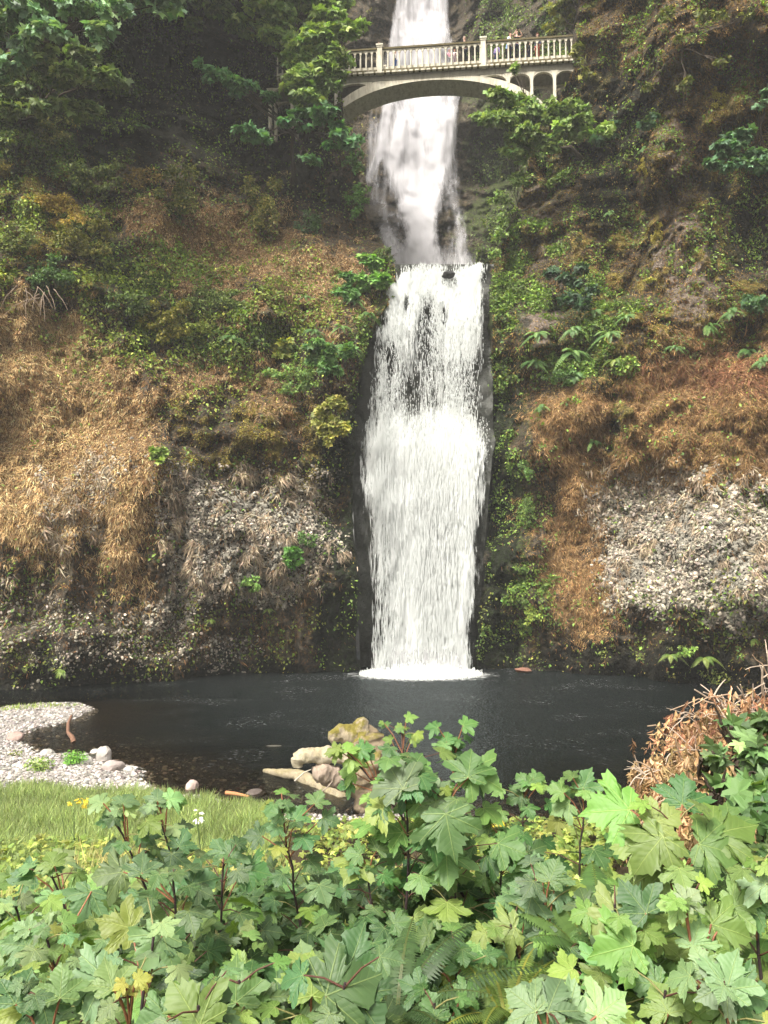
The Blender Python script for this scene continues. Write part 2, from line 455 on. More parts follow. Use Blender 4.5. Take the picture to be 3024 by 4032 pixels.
h = g.math('ADD', g.math('MULTIPLY', n2, .6), g.math('SUBTRACT', 1.0, vd))
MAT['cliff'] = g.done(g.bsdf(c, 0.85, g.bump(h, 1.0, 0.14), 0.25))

def build_cliff(name, dfn, kind, xout, y0, y1, step, label, back=14, edge=None, knob=1.0):
    ys = np.arange(y0, y1 + 1, step); nr = len(ys)
    nc = int(abs(xout - (1450 if kind != 'B' else 2650)) / step)
    u = np.linspace(0, 1, nc)
    if kind == 'B': X = np.tile(xout + (2700 - xout) * u, (nr, 1))
    else:
        E = edge(ys); X = xout + (E[:, None] - xout) * u[None]
    Y = np.tile(ys[:, None], (1, nc))
    D0 = dfn(X, Y); B = at(X, Y, D0)
    if kind != 'B':
        # wobble the silhouette
        X = X + (u ** 6)[None] * 26 * fbm(B, 0.5, 4, 5)
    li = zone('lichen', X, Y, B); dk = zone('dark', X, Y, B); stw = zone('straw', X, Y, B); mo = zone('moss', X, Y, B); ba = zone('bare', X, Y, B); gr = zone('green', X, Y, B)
    Q = B.copy()
    big = fbm(Q * [1, 1, .6], 0.17, 3, 1) * 3.2
    med = fbm(Q * [1, 1, .55], 0.5, 4, 2) * 1.15
    col_ = np.abs(fbm(Q * [1, 1, .12], 0.55, 3, 3)) * -2.2 * (1 - stw * .75)
    led = np.clip(fbm(Q * [.35, .35, 1.2], 0.6, 3, 4), 0, 1) * 2.3 * (1 - li * .85)
    F1, F2, ID = worley(Q, 3.3, 9)
    G1, G2, GI = worley(Q, 0.75, 19)
    kn = (1 - F1) * 0.17 + (ID - .5) * .12
    mo = mo * sm(1 - G1 + .35 * fbm(Q, 2.5, 2, 44), .32, .62)
    disp = big + med + col_ + led * (1 - stw) + knob * (kn * (1.0 - stw * .6) + (1 - G1) * .75 * (mo * .8 + .3) + fbm(Q, 3.2, 3, 8) * .26)
    damp = sm(Y, 2760, 2500) if kind != 'B' else 1.0    # keep the waterline where it is
    disp = disp - (col_ * .6 + med * .3) * li
    base = 0.35 + 0.65 * damp
    # undercut at the water
    under = (1 - sm(Y, 2745, 2590)) * 1.1 * 0 if kind == 'B' else sm(Y, 2600, 2700) * 1.2
    D = D0 - disp * base + under * .8
    P = at(X, Y, D)
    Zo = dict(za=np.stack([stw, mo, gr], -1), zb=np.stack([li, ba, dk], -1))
    if kind != 'B':
        ex = []; zx = []
        for k in range(1, back + 1):
            q = P[:, -1].copy(); q[:, 1] += 1.1 * k; q[:, 0] += (-1 if kind == 'L' else 1) * (.02 * k * k) * 1.0
            q[:, 1] += fbm(q, .7, 3, k) * .3
            q[:, 0] += fbm(q, .6, 3, 40) * .5 * min(1, k / 3)
            ex.append(q)
        PX = np.concatenate([P, np.stack(ex, 1)], 1)
        for kk in Zo: Zo[kk] = np.concatenate([Zo[kk]] + [Zo[kk][:, -1:]] * back, 1)
    else: PX = P
    nr_, nc_ = PX.shape[:2]
    I = np.arange(nr_ * nc_).reshape(nr_, nc_)
    F = np.stack([I[:-1, :-1], I[1:, :-1], I[1:, 1:], I[:-1, 1:]], -1).reshape(-1, 4)
    if kind == 'R': F = F[:, ::-1]
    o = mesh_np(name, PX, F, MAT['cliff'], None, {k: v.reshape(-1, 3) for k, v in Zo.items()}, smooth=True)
    tag(o, label, 'cliff', kind='structure')
    du = np.gradient(P, axis=1); dv = np.gradient(P, axis=0)
    N = nrm(np.cross(dv, du)); N *= np.sign(-N[..., 1:2] + 1e-6)
    # smooth normals for planting
    return dict(P=P, N=N, X=X, Y=Y, ys=ys, st=stw, mo=mo, gr=gr, li=li, ba=ba, dk=dk, y0=y0, step=step)

CL = build_cliff('cliff', dl, 'L', -520, -300, 2784, 6, 'tall cliff of brown dry grass and dark rock to the left of the waterfalls', edge=eL)
CR = build_cliff('cliff', dr, 'R', 3560, -300, 2790, 6, 'tall mossy cliff of pale speckled rock to the right of the waterfalls', edge=eR)
CB = build_cliff('cliff', db, 'B', 950, -420, 1190, 7, 'far wet rock wall behind the upper waterfall and the bridge', knob=1.6)

def cpt(fx, fy, off=0.0):
    """point on the nearest cliff face at photo position, pushed out by off"""
    C = CL if fx < float(eL(fy)) else (CR if fx > float(eR(fy)) else CB)
    r = int(np.clip(round((fy - C['y0']) / C['step']), 0, len(C['ys']) - 1)); c = int(np.argmin(np.abs(C['X'][r] - fx)))
    p = C['P'][r, c]; d = nrm(np.array([0, 0, EYE]) - p)
    return p + d * off, C['N'][r, c], C

def csample(C, W, N):
    """N random positions with probability ~ W; returns points, normals, photo x, y"""
    A = W * (np.linalg.norm(C['P'], axis=-1) ** 2)
    A = A.ravel(); A = A / A.sum()
    k = RNG.choice(len(A), N, p=A)
    P = C['P'].reshape(-1, 3)[k]; Nn = C['N'].reshape(-1, 3)[k]
    j = C['step'] * 0.5
    s = P[:, 1] / FPX * 0.254
    P = P + np.stack([(RNG.random(N) - .5) * 6 * s, np.zeros(N), (RNG.random(N) - .5) * 6 * s], -1)
    return P, Nn, C['X'].ravel()[k], C['Y'].ravel()[k]

# cliff top lands behind the frame: slabs of ground above, so that sky light comes from above only as in the gorge
# ------------------------------------------------------------------ ledge between the two falls
g = G('wet_rock'); p = g.pos()
n = g.noise(p, 1.6, 8, .7); n_ = g.noise(p, 7, 5, .6)
MAT['wet'] = g.done(g.bsdf(g.mix(n, (0.008, 0.010, 0.007), (0.040, 0.042, 0.032)), g.ramp(n_, .3, .7, .25, .75), g.bump(g.math('ADD', n, g.math('MULTIPLY', n_, .4)), .8, .15), .5))

# lower waterfall: rock face behind
fL = edge_fn([(1030, 1585), (1090, 1560), (1200, 1515), (1270, 1480), (1400, 1460), (1600, 1440), (1740, 1440), (1900, 1440), (2200, 1450), (2640, 1465)])
fR = edge_fn([(1000, 1918), (1030, 1922), (1200, 1912), (1500, 1908), (1680, 1908), (1740, 1918), (1800, 1905), (2000, 1890), (2300, 1868), (2640, 1840)])
def fall_depth(X, Y):
    return 43.4 - 0.7 * sm(Y, 1050, 1300) - 0.4 * sm(Y, 1300, 1720) - .5 * sm(Y, 1720, 2000) - .3 * sm(Y, 2000, 2640) + 0.35 * np.cos((X - 1700) / 90.)
ys = np.arange(1040, 2720, 8); us = np.linspace(-.12, 1.07, 86)
X = fL(ys)[:, None] + (fR(ys) - fL(ys))[:, None] * us[None]; Y = np.tile(ys[:, None], (1, len(us)))
top = 1055 - 35 * sm(X, 1700, 1920)
Bp = at(X, Y, fall_depth(X, Y)); F1, F2, ID = worley(Bp * [1, 1, .7], .9, 31)
ledge = 0.9 * sm(Y, 1690, 1740) + .35 * sm(Y, 1330, 1400)
Dp = fall_depth(X, Y) + 1.3 - ledge * .7 - fbm(Bp * [1, 1, .6], .6, 5, 32) * .7 - (1 - F1) * .55 + sm(Y, 2300, 2700) * 1.2
Pf = at(X, Y, Dp)
extra_rows = []
for k in range(14, 0, -1):
    q = Pf[0].copy(); q[:, 1] += 1.35 * k; q[:, 2] += 0.15 * fbm(q, .5, 3, 33) + .01 * k; extra_rows.append(q)
PX = np.concatenate([np.stack(extra_rows, 0), Pf], 0)
I = np.arange(PX.shape[0] * PX.shape[1]).reshape(PX.shape[:2])
o = mesh_np('rock_ledge', PX, np.stack([I[:-1, :-1], I[1:, :-1], I[1:, 1:], I[:-1, 1:]], -1).reshape(-1, 4), MAT['wet'], smooth=True)
tag(o, 'dark wet rock ledge that the lower waterfall pours over', 'ledge', kind='structure')

# ------------------------------------------------------------------ water sheets
def m_water(name, sx, sz, tint=(0.80, 0.82, 0.81), lo=.42, hi=.62, seed=0.0, blur=False):
    g = G(name)
    tc = g.n('ShaderNodeTexCoord'); mp = g.n('ShaderNodeMapping'); g.L.new(tc.outputs['Object'], mp.inputs[0])
    mp.inputs['Scale'].default_value = (sx, sx * .5, sz); mp.inputs['Location'].default_value = (seed, seed * 2, seed)
    mp2 = g.n('ShaderNodeMapping'); g.L.new(tc.outputs['Object'], mp2.inputs[0]); mp2.inputs['Scale'].default_value = (sx * 3.1, sx, sz * 2.2)
    a = g.noise(mp.outputs[0], 1.0, 7 if not blur else 4, .62); b = g.noise(mp2.outputs[0], 1.0, 4, .6)
    f = g.math('ADD', g.math('MULTIPLY', a, .65), g.math('MULTIPLY', b, .35))
    d = g.attr('dens', 'Fac')
    al = g.ramp(g.math('ADD', f, g.math('SUBTRACT', d, .5)), lo, hi)
    al = g.math('MULTIPLY', al, g.ramp(d, 0.0, 0.12))
    dif = g.n('ShaderNodeBsdfDiffuse'); g.set(dif.inputs[0], g.mix(b, tuple(x * .86 for x in tint), tint))
    g.set(dif.inputs['Normal'], g.bump(f, .5, .12))
    tr = g.n('ShaderNodeBsdfTranslucent'); g.set(tr.inputs[0], tint)
    s = g.mixs(.45, dif.outputs[0], tr.outputs[0])
    t = g.n('ShaderNodeBsdfTransparent')
    return g.done(g.mixs(al, t.outputs[0], s))
MAT['fall1'] = m_water('falling_water', 4.6, .36, seed=3.0, lo=.43, hi=.60)
MAT['fall2'] = m_water('falling_water_thin', 8.5, .9, seed=11.0, lo=.47, hi=.57)
MAT['fallup'] = m_water('veil_water', 1.3, .16, (0.70, 0.69, 0.715), .30, .78, 7.0, True)
g = G('spray_drop'); dif = g.n('ShaderNodeBsdfDiffuse'); g.set(dif.inputs[0], (0.80, 0.82, 0.81)); tr = g.n('ShaderNodeBsdfTranslucent'); g.set(tr.inputs[0], (0.80, 0.82, 0.81))
MAT['drop'] = g.done(g.mixs(.4, dif.outputs[0], tr.outputs[0]))

wf = empty('waterfall', at(1660, 2655, 42)); tag(wf, 'white lower waterfall plunging over the ledge into the dark pool', 'waterfall', kind='structure')
def low_dens(X, Y, u):
    e = np.minimum(u, 1 - u)
    d = .55 + .05 * sm(e, 0, .22)
    Y = Y + 95 * fbm(np.stack([X / 48., Y / 500., 0 * X], -1), 1.0, 3, 89)
    d = d + .16 * (1 - sm(Y, 1060, 1350)) - .10 * sm(Y, 1300, 1450) * (1 - sm(Y, 1600, 1700))
    d = d + .15 * sm(Y, 1660, 1800) * (1 - sm(Y, 2250, 2600)) * np.exp(-((u - .52) / .42) ** 2) + .06 * sm(Y, 1660, 1800) + .13 * sm(Y, 2500, 2640)
    d = d - .12 * sm(Y, 1800, 2300) * (1 - sm(u, .15, .45)) * (1 - sm(Y, 2450, 2640))
    # dark rock windows near the top
    for (cx, cy, rx, ry, a) in ((1685, 1290, 28, 80, .5), (1690, 1420, 16, 60, .25), (1770, 1090, 24, 18, .9), (1600, 1180, 14, 40, .3), (1745, 1220, 12, 40, .35), (1630, 1560, 26, 70, .2), (1860, 1480, 36, 120, .14), (1540, 1400, 20, 90, .22), (1500, 1260, 22, 26, .4)):
        d = d - a * np.exp(-((X - cx) / rx) ** 2 - ((Y - cy) / ry) ** 2)
    d = d - .10 * sm(Y, 1850, 2200) * (1 - sm(u, .1, .5)) - .07 * (1 - sm(u, .0, .25))
    d = d - .30 * (1 - sm(e + .07 * fbm(np.stack([X / 14., Y / 160., 0 * X], -1), 1.0, 3, 87), .0, .15))
    d = d * sm(e, .0, .03)
    return d
def water_sheet(name, mat, off, ys, us, fl, fr, dfn, densf, wob, label=None, loc=None, doff=0.0, parent=None):
    X = fl(ys)[:, None] + (fr(ys) - fl(ys))[:, None] * us[None]; Y = np.tile(ys[:, None], (1, len(us))); U = np.tile(us[None], (len(ys), 1))
    B = at(X, Y, dfn(X, Y))
    D = dfn(X, Y) - off - wob * fbm(B * [1, 1, .25], 1.1, 4, int(off * 10) + 50)
    P = at(X, Y, D)
    I = np.arange(P.shape[0] * P.shape[1]).reshape(P.shape[:2])
    if parent is not None: P = P - np.array(parent.location)
    return mesh_np(name, P, np.stack([I[:-1, :-1], I[1:, :-1], I[1:, 1:], I[:-1, 1:]], -1).reshape(-1, 4), mat, parent, {'dens': (densf(X, Y, U) + doff).ravel()}, smooth=True)
def fd(X, Y): return fall_depth(X, Y) - .35 * sm(Y, 1600, 1860)
def ytop(): return 1052
ysw = np.arange(1044, 2670, 9); usw = np.linspace(0, 1, 60)
ysk = ysw
# the lip rises to the right: shear the rows near the top
def lipd(X, Y, U):
    lip = 1062 - 32 * sm(X, 1780, 1925) - 7 * np.sin(X / 37.) + 26 * fbm(np.stack([X / 22., 0 * X, 0 * X], -1), 1.0, 3, 86)
    return low_dens(X, Y, U) * sm(Y, lip - 6, lip + 8)
fL2 = lambda y: fL(y) - 50 * sm(y, 1060, 1180) - 8 + 22 * sm(y, 1900, 2640); fR2 = lambda y: fR(y) + 34 * sm(y, 1080, 1200)
ysw = np.arange(1018, 2672, 9)
water_sheet('sheet', MAT['fall1'], 0.25, ysw, usw, fL2, fR2, fd, lipd, .45, parent=wf, doff=-.02)
water_sheet('sheet', MAT['fall2'], 0.6, ysw, usw, fL2, fR2, fd, lipd, .6, parent=wf, doff=-.06)
water_sheet('sheet', MAT['fall2'], -.1, ysw, usw, fL2, fR2, fd, lipd, .3, parent=wf, doff=-.04)
# falling drops and strands
TD = np.array([[0, 0, 1], [.5, 0, .2], [0, 0, -1], [-.5, 0, .2], [0, .5, .2], [0, -.5, .2]], float)
TDF = np.array([[0, 1, 2], [0, 2, 3], [0, 4, 2], [0, 2, 5]])
def strands(name, N, y0, y1, urange, size, parent, spread, power=1.0, thr=True, cut=0):
    Y = y0 + (y1 - y0) * RNG.random(N) ** power; u = urange[0] + (urange[1] - urange[0]) * RNG.random(N)
    X = fL(Y) + (fR(Y) - fL(Y)) * u
    B = at(X, Y, fd(X, Y))
    if thr:
        nz = fbm(B * [1.2, .5, .18], 1.0, 3, 77) + (lipd(X, Y, np.clip(u, 0.02, .98)) - .55) * 1.2
        k = RNG.random(N) < sm(nz, -.35, .35) + .12
        line = 1745 + 110 * fbm(np.stack([X / 48., 0 * X, 0 * X], -1), 1.0, 3, 89) + 50 * (RNG.random(N) - .5)
        if cut: k &= (Y < line) if cut < 0 else (Y > line)
        k &= RNG.random(N) < sm(np.minimum(u, 1 - u), -.02, .14) + .08
        X, Y, u, B = X[k], Y[k], u[k], B[k]
    X = X + 14 * fbm(np.stack([X / 50., Y / 55., 0 * X], -1), 1.0, 3, 87); B = at(X, Y, fd(X, Y)); n = len(X)
    P = B - np.stack([np.zeros(n), spread[0] + (spread[1] - spread[0]) * RNG.random(n), np.zeros(n)], -1)
    L = size * (0.4 + 1.6 * RNG.random(n) ** 2); W = .014 + .026 * RNG.random(n)
    tx = (RNG.random(n) - .5) * .12
    M = np.zeros((n, 3, 3)); M[:, 0, 0] = W; M[:, 1, 1] = W; M[:, 2, 2] = L; M[:, 2, 0] = tx * L
    return scatter_mesh(name, TD, TDF, M, P - np.array(parent.location), np.ones((n, 3)), MAT['drop'], parent)
o = strands('spray', 34000, 1060, 1860, (.02, .98), .11, wf, (.2, .95), cut=-1); o['kind'] = 'stuff'
o = strands('spray', 34000, 1620, 2640, (.02, .98), .30, wf, (.3, 1.2), cut=1); o['kind'] = 'stuff'
o = strands('spray', 900, 1660, 1830, (.0, 1.02), .05, wf, (.2, 1.6), thr=False); o['kind'] = 'stuff'
def mist_d(X, Y, U):
    e = np.minimum(U, 1 - U)
    return (.62 * sm(Y, 2420, 2640) + .06) * sm(e, 0, .3)
water_sheet('mist', MAT['fallup'], 1.1, np.arange(2380, 2668, 8), usw, lambda y: fL(y) - 70, lambda y: fR(y) + 70, fd, mist_d, .4, parent=wf)
# splash round the foot
n = 6000; a = RNG.random(n) * 2 * pi; r = RNG.random(n) ** .7
fc = on_z(1655, 2650, 0.0)
P = np.stack([fc[0] + np.cos(a) * r * 3.1 * (1 - .0), fc[1] - .5 + np.sin(a) * r * 2.0, np.abs(RNG.normal(0, 1, n)) * .28 * (1 - r * .8)], -1)
M = np.zeros((n, 3, 3)); s_ = .02 + .05 * RNG.random(n); M[:, 0, 0] = s_; M[:, 1, 1] = s_; M[:, 2, 2] = s_ * 1.3
o = scatter_mesh('splash', TD, TDF, M, P - np.array(wf.location), np.ones((n, 3)), MAT['drop'], wf); o['kind'] = 'stuff'

# upper waterfall
wu = empty('waterfall', at(1660, 1080, 60)); tag(wu, 'tall upper waterfall veiling the far rock wall behind the bridge', 'waterfall', kind='structure')
uL = edge_fn([(-420, 1600), (0, 1535), (150, 1500), (360, 1420), (480, 1400), (600, 1380), (750, 1390), (900, 1430), (1080, 1500)])
uR = edge_fn([(-420, 1700), (0, 1790), (200, 1815), (360, 1850), (500, 1850), (650, 1850), (760, 1860), (900, 1890), (1080, 1920)])
def up_dens(X, Y, u):
    # core of the fall and its drifting veils
    cx = np.interp(Y, [-420, 0, 200, 400, 600, 800, 1080], [1650, 1700, 1695, 1680, 1655, 1650, 1650])
    cw = np.interp(Y, [-420, 0, 200, 400, 560, 780, 1080], [70, 75, 90, 120, 135, 75, 60])
    d = .44 + .05 * sm(Y, 300, 600) + .32 * np.exp(-((X - cx) / cw) ** 2)
    d = d + .20 * np.exp(-((X - 1590) / 90.) ** 2) * (1 - sm(Y, 200, 420))
    for (x0, y0, x1, y1, wd, a) in ((1530, 380, 1500, 600, 14, .55), (1500, 600, 1450, 700, 8, .6), (1590, 480, 1540, 640, 18, .5), (1720, 560, 1690, 760, 20, .45), (1560, 640, 1580, 800, 22, .3), (1540, 950, 1570, 1060, 20, .25), (1760, 620, 1735, 700, 9, .35), (1700, 760, 1660, 1060, 26, .45), (1620, 700, 1630, 1060, 22, .35), (1380, 480, 1360, 640, 5, .4)):
        t = np.clip(((X - x0) * (x1 - x0) + (Y - y0) * (y1 - y0)) / ((x1 - x0) ** 2 + (y1 - y0) ** 2), 0, 1)
        q = np.hypot(X - x0 - t * (x1 - x0), (Y - y0 - t * (y1 - y0)) * .5)
        d = d + a * .8 * np.exp(-(q / wd) ** 2)
    d = d + .14 * sm(Y, 850, 1060)
    # dark gaps
    for (cx_, cy_, rx, ry, a) in ((1590, 920, 40, 70, .35), (1490, 420, 20, 50, .2), (1740, 900, 36, 100, .25), (1560, 800, 30, 40, .2)):
        d = d - a * np.exp(-((X - cx_) / rx) ** 2 - ((Y - cy_) / ry) ** 2)
    e = np.minimum(u, 1 - u)
    d = d + .12 * fbm(np.stack([X / 45., Y / 260., 0 * X], -1), 1.0, 4, 88)
    return d * sm(e, 0, .16)
def ud(X, Y): return db(X, Y) - 1.6
ysu = np.arange(-420, 1090, 10); usu = np.linspace(0, 1, 50)
for off, do in ((.5, .0), (1.3, -.06)):
    water_sheet('veil', MAT['fallup'], off, ysu, usu, uL, uR, ud, up_dens, .9, parent=wu, doff=do - .04)
# ------------------------------------------------------------------ ground and pool
shore_px = [(-300, 2790), (0, 2792), (180, 2770), (320, 2768), (350, 2795), (300, 2830), (180, 2862), (90, 2885), (60, 2915), (110, 2950), (180, 2985), (260, 2975),
            (420, 3000), (540, 3030), (560, 3080), (650, 3130), (760, 3140), (860, 3165), (1000, 3185), (1200, 3215), (1450, 3215), (1600, 3180), (1800, 3235), (2100, 3290), (2400, 3270), (2620, 3180)]
SH = [tuple(on_z(x, y, 0.0)[:2]) for x, y in shore_px]
SH = [(-45, SH[0][1])] + SH + [(12, 14), (14, 22), (40, 26), (60, -12), (-60, -12), (-60, SH[0][1])]
def bank_z(x, y):
    """height of the camera-side bank"""
    h = np.interp(y, [-8, 0, 2.0, 4.5, 6.5, 9, 11.5, 13.5, 16, 40], [3.9, 3.6, 3.45, 3.0, 2.35, 1.35, .55, .3, .15, .1])
    h = h + np.where(y < 14, .18 * np.sin(x * .9 + y * .4), 0)
    # mound on the right, leaning over the pool
    m = sm(x, 1.0, 3.1) * sm(y, 3.4, 6.4) * (1 - sm(y, 8.6, 12.0))
    top = 3.05 + .42 * np.clip(x - 2.0, 0, 6)
    h = h * (1 - m) + np.maximum(h, top) * m
    m2 = sm(x, 5, 9) * (1 - sm(y, 14, 22)); h = h + m2 * 1.2
    return h
def ground_z(x, y):
    x = np.asarray(x, float); y = np.asarray(y, float)
    d = sdf(x, y, SH)
    P = np.stack([x, y, 0 * x], -1)
    d = d + fbm(P, 1.2, 3, 90) * .22
    land = np.minimum(bank_z(x, y), .03 + np.clip(d, 0, None) * .62)
    land = np.where(y > 17.2, np.minimum(land, .05 + .04 * np.clip(d, 0, 5)), land)
    land = land + fbm(P, 2.2, 3, 91) * .03
    bed = np.maximum(d * .22, -.3 + (d + 1.4) * .12 * 1.0); bed = np.maximum(bed, -2.2) + fbm(P, 1.5, 4, 92) * .05
    return np.where(d > 0, land, bed - .01)
def gridmesh(xs, ys, f):
    X, Y = np.meshgrid(xs, ys); Zz = f(X, Y); P = np.stack([X, Y, Zz], -1)
    I = np.arange(X.size).reshape(X.shape)
    return P, np.stack([I[:-1, :-1], I[:-1, 1:], I[1:, 1:], I[1:, :-1]], -1).reshape(-1, 4)
g = G('soil_and_gravel'); p = g.pos()
za = g.attr('za'); s_ = g.n('ShaderNodeSeparateColor'); g.L.new(za, s_.inputs[0])
n1 = g.noise(p, 1.5, 8, .7); n2 = g.noise(p, 9, 6, .7); v1 = g.vor(p, 16); vc = g.n('ShaderNodeSeparateColor'); g.L.new(g.vor(p, 16, out=1), vc.inputs[0])
soil = g.mix(n1, (0.018, 0.014, 0.009), (0.07, 0.05, 0.028))
grav = g.mix(vc.outputs[0], (0.14, 0.125, 0.115), (0.38, 0.355, 0.33))
bedc = g.mix(vc.outputs[1], (0.008, 0.007, 0.006), (0.055, 0.042, 0.032)); bedc = g.mul(bedc, g.mix(n1, (.35, .35, .35), (1.5, 1.4, 1.3)))
c = g.mix(s_.outputs[0], soil, grav); c = g.mix(s_.outputs[1], c, bedc)
MAT['ground'] = g.done(g.bsdf(c, .85, g.bump(g.math('ADD', n2, g.math('SUBTRACT', 1., v1)), .7, .05), .25))
xs = np.concatenate([np.arange(-60, -16, 1.2), np.arange(-16, 14, .11), np.arange(14, 60, 1.2)]); ysg = np.concatenate([np.arange(-12, 1, .8), np.arange(1, 34, .11), np.arange(34, 46, .8)])
Pg, Fg = gridmesh(xs, ysg, ground_z)
dS = sdf(Pg[..., 0], Pg[..., 1], SH)
wx = (Pg[..., 1] > 18.3 - .12 * (Pg[..., 0] + 8)) * 1.0
gravel_w = sm(Pg[..., 1], 17.2, 18.4) * (dS > -.2) * (Pg[..., 0] < 3)
ba_ = sm(-dS, .05, .5)
o = mesh_np('ground', Pg, Fg, MAT['ground'], None, {'za': np.stack([gravel_w.ravel(), ba_.ravel(), 0 * ba_.ravel()], -1)}, True)
tag(o, 'sloping earth bank, gravel bar and stony bed of the pool', 'ground', kind='structure')

g = G('pool_water'); p = g.pos()
mp = g.pos((1, 1.0, 1)); tc = g.n('ShaderNodeTexCoord'); sp = g.n('ShaderNodeSeparateXYZ'); g.L.new(tc.outputs['Object'], sp.inputs[0])
# ripples grow towards the foot of the waterfall
dx = g.math('SUBTRACT', sp.outputs[0], float(fc[0])); dy = g.math('SUBTRACT', sp.outputs[1], float(fc[1]))
dist = g.math('SQRT', g.math('ADD', g.math('MULTIPLY', dx, dx), g.math('MULTIPLY', g.math('MULTIPLY', dy, dy), .55)))
r1 = g.noise(g.pos((1, .8, 1)), 3.2, 5, .65); r2 = g.noise(g.pos((1.2, .7, 1)), 9, 3, .6)
near = g.ramp(dist, 2.0, 17.0, 1.0, 0.0)
hh = g.math('MULTIPLY', g.math('ADD', r1, g.math('MULTIPLY', r2, .5)), g.math('ADD', g.math('MULTIPLY', near, 2.6), .5))
nb = g.bump(hh, 1.0, .16)
gl = g.n('ShaderNodeBsdfGlossy'); gl.inputs['Roughness'].default_value = .14; g.set(gl.inputs['Normal'], nb); g.set(gl.inputs[0], (0.44, 0.48, 0.50))
trn = g.n('ShaderNodeBsdfTransparent'); g.set(trn.inputs[0], (0.62, 0.56, 0.46)) 
lw = g.n('ShaderNodeFresnel'); lw.inputs[0].default_value = 1.33; g.set(lw.inputs['Normal'], nb)
fr = g.math('ADD', lw.outputs[0], 0.02)
body = g.n('ShaderNodeBsdfDiffuse'); g.set(body.inputs[0], (0.006, 0.008, 0.008))
deep = g.attr('deep', 'Fac')
under = g.mixs(deep, trn.outputs[0], body.outputs[0])
water = g.mixs(fr, under, gl.outputs[0])
# foam
fo = g.noise(g.pos((1, 1, 1)), 2.6, 8, .75); foam = g.n('ShaderNodeBsdfDiffuse'); g.set(foam.inputs[0], (0.70, 0.72, 0.71))
fd_ = g.math('SQRT', g.math('ADD', g.math('POWER', g.math('DIVIDE', dx, 3.9), 2.0), g.math('POWER', g.math('DIVIDE', g.math('ADD', dy, .6), 2.3), 2.0)))
fm = g.ramp(g.math('SUBTRACT', g.math('ADD', g.math('MULTIPLY', fo, 1.5), .22), fd_), .0, .6)
fk = g.noise(g.pos((.8, 2.2, 1)), 5.0, 5, .8); fleck = g.math('MULTIPLY', g.ramp(fk, .595, .64), g.ramp(g.noise(p, .35, 3), .5, .66, 0., .8))
fleck = g.math('MULTIPLY', fleck, g.ramp(dist, 3, 22, 1.0, .25))
fm = g.math('MAXIMUM', fm, fleck)
MAT['pool'] = g.done(g.mixs(fm, water, foam.outputs[0]))
xw = np.arange(-48, 50, .5); yw = np.arange(8, 50, .5)
Pw, Fw = gridmesh(xw, yw, lambda X, Y: 0 * X)
dw = sdf(Pw[..., 0], Pw[..., 1], SH)
# the sheet only covers the hollow of the pool
o = mesh_np('water', Pw, Fw, MAT['pool'], None, {'deep': sm(-dw, .4, 6.0).ravel() * .97}, True)
tag(o, 'dark still pool under the lower waterfall', 'pool', kind='structure')

# ------------------------------------------------------------------ pebbles of the gravel bar
t = (1 + 5 ** .5) / 2
IV = nrm(np.array([[-1, t, 0], [1, t, 0], [-1, -t, 0], [1, -t, 0], [0, -1, t], [0, 1, t], [0, -1, -t], [0, 1, -t], [t, 0, -1], [t, 0, 1], [-t, 0, -1], [-t, 0, 1]]))
IF = np.array([[0, 11, 5], [0, 5, 1], [0, 1, 7], [0, 7, 10], [0, 10, 11], [1, 5, 9], [5, 11, 4], [11, 10, 2], [10, 7, 6], [7, 1, 8], [3, 9, 4], [3, 4, 2], [3, 2, 6], [3, 6, 8], [3, 8, 9], [4, 9, 5], [2, 4, 11], [6, 2, 10], [8, 6, 7], [9, 8, 1]])
def subdiv(V, F):
    V = list(map(tuple, V)); E = {}; R = []
    def mid(a, b):
        k = (min(a, b), max(a, b))
        if k not in E: E[k] = len(V); V.append(tuple(nrm((np.array(V[a]) + V[b]) / 2)))
        return E[k]
    for a, b, c_ in F:
        x, y, z = mid(a, b), mid(b, c_), mid(c_, a); R += [(a, x, z), (x, b, y), (z, y, c_), (x, y, z)]
    return np.array(V), np.array(R)
IV2, IF2 = subdiv(IV, IF); IV3, IF3 = subdiv(IV2, IF2)
def rotz_frames(n, tilt=.5):
    a = RNG.random(n) * 2 * pi; D = np.stack([np.cos(a), np.sin(a), (RNG.random(n) - .5) * tilt], -1); Nn = nrm(np.stack([(RNG.random(n) - .5) * tilt, (RNG.random(n) - .5) * tilt, np.ones(n)], -1))
    return D, Nn
n = 22000
X = -16 + 17 * RNG.random(n * 3); Y = 16.5 + 15 * RNG.random(n * 3); d = sdf(X, Y, SH)
k = ((d > -.35) & ((Y > 17.6) | (d < .8)) & (RNG.random(n * 3) < np.exp(-np.clip(Y - 17, 0, 99) * .06))) ; X, Y = X[k][:n], Y[k][:n]
n = len(X); D, Nn = rotz_frames(n); s_ = .018 + .05 * RNG.random(n) ** 3
S = np.stack([s_, s_ * (.8 + .6 * RNG.random(n)), s_ * (.5 + .3 * RNG.random(n))], -1)
C = vary((0.24, 0.22, 0.20), n, .5, .06, (0.44, 0.41, 0.385))
o = scatter_mesh('pebbles', IV, IF, frames(D, Nn, S), np.stack([X, Y, ground_z(X, Y) + s_ * .25], -1), C, MAT['stone'])
tag(o, 'pale pebbles covering the gravel bar at the pool edge', 'pebbles', kind='stuff')
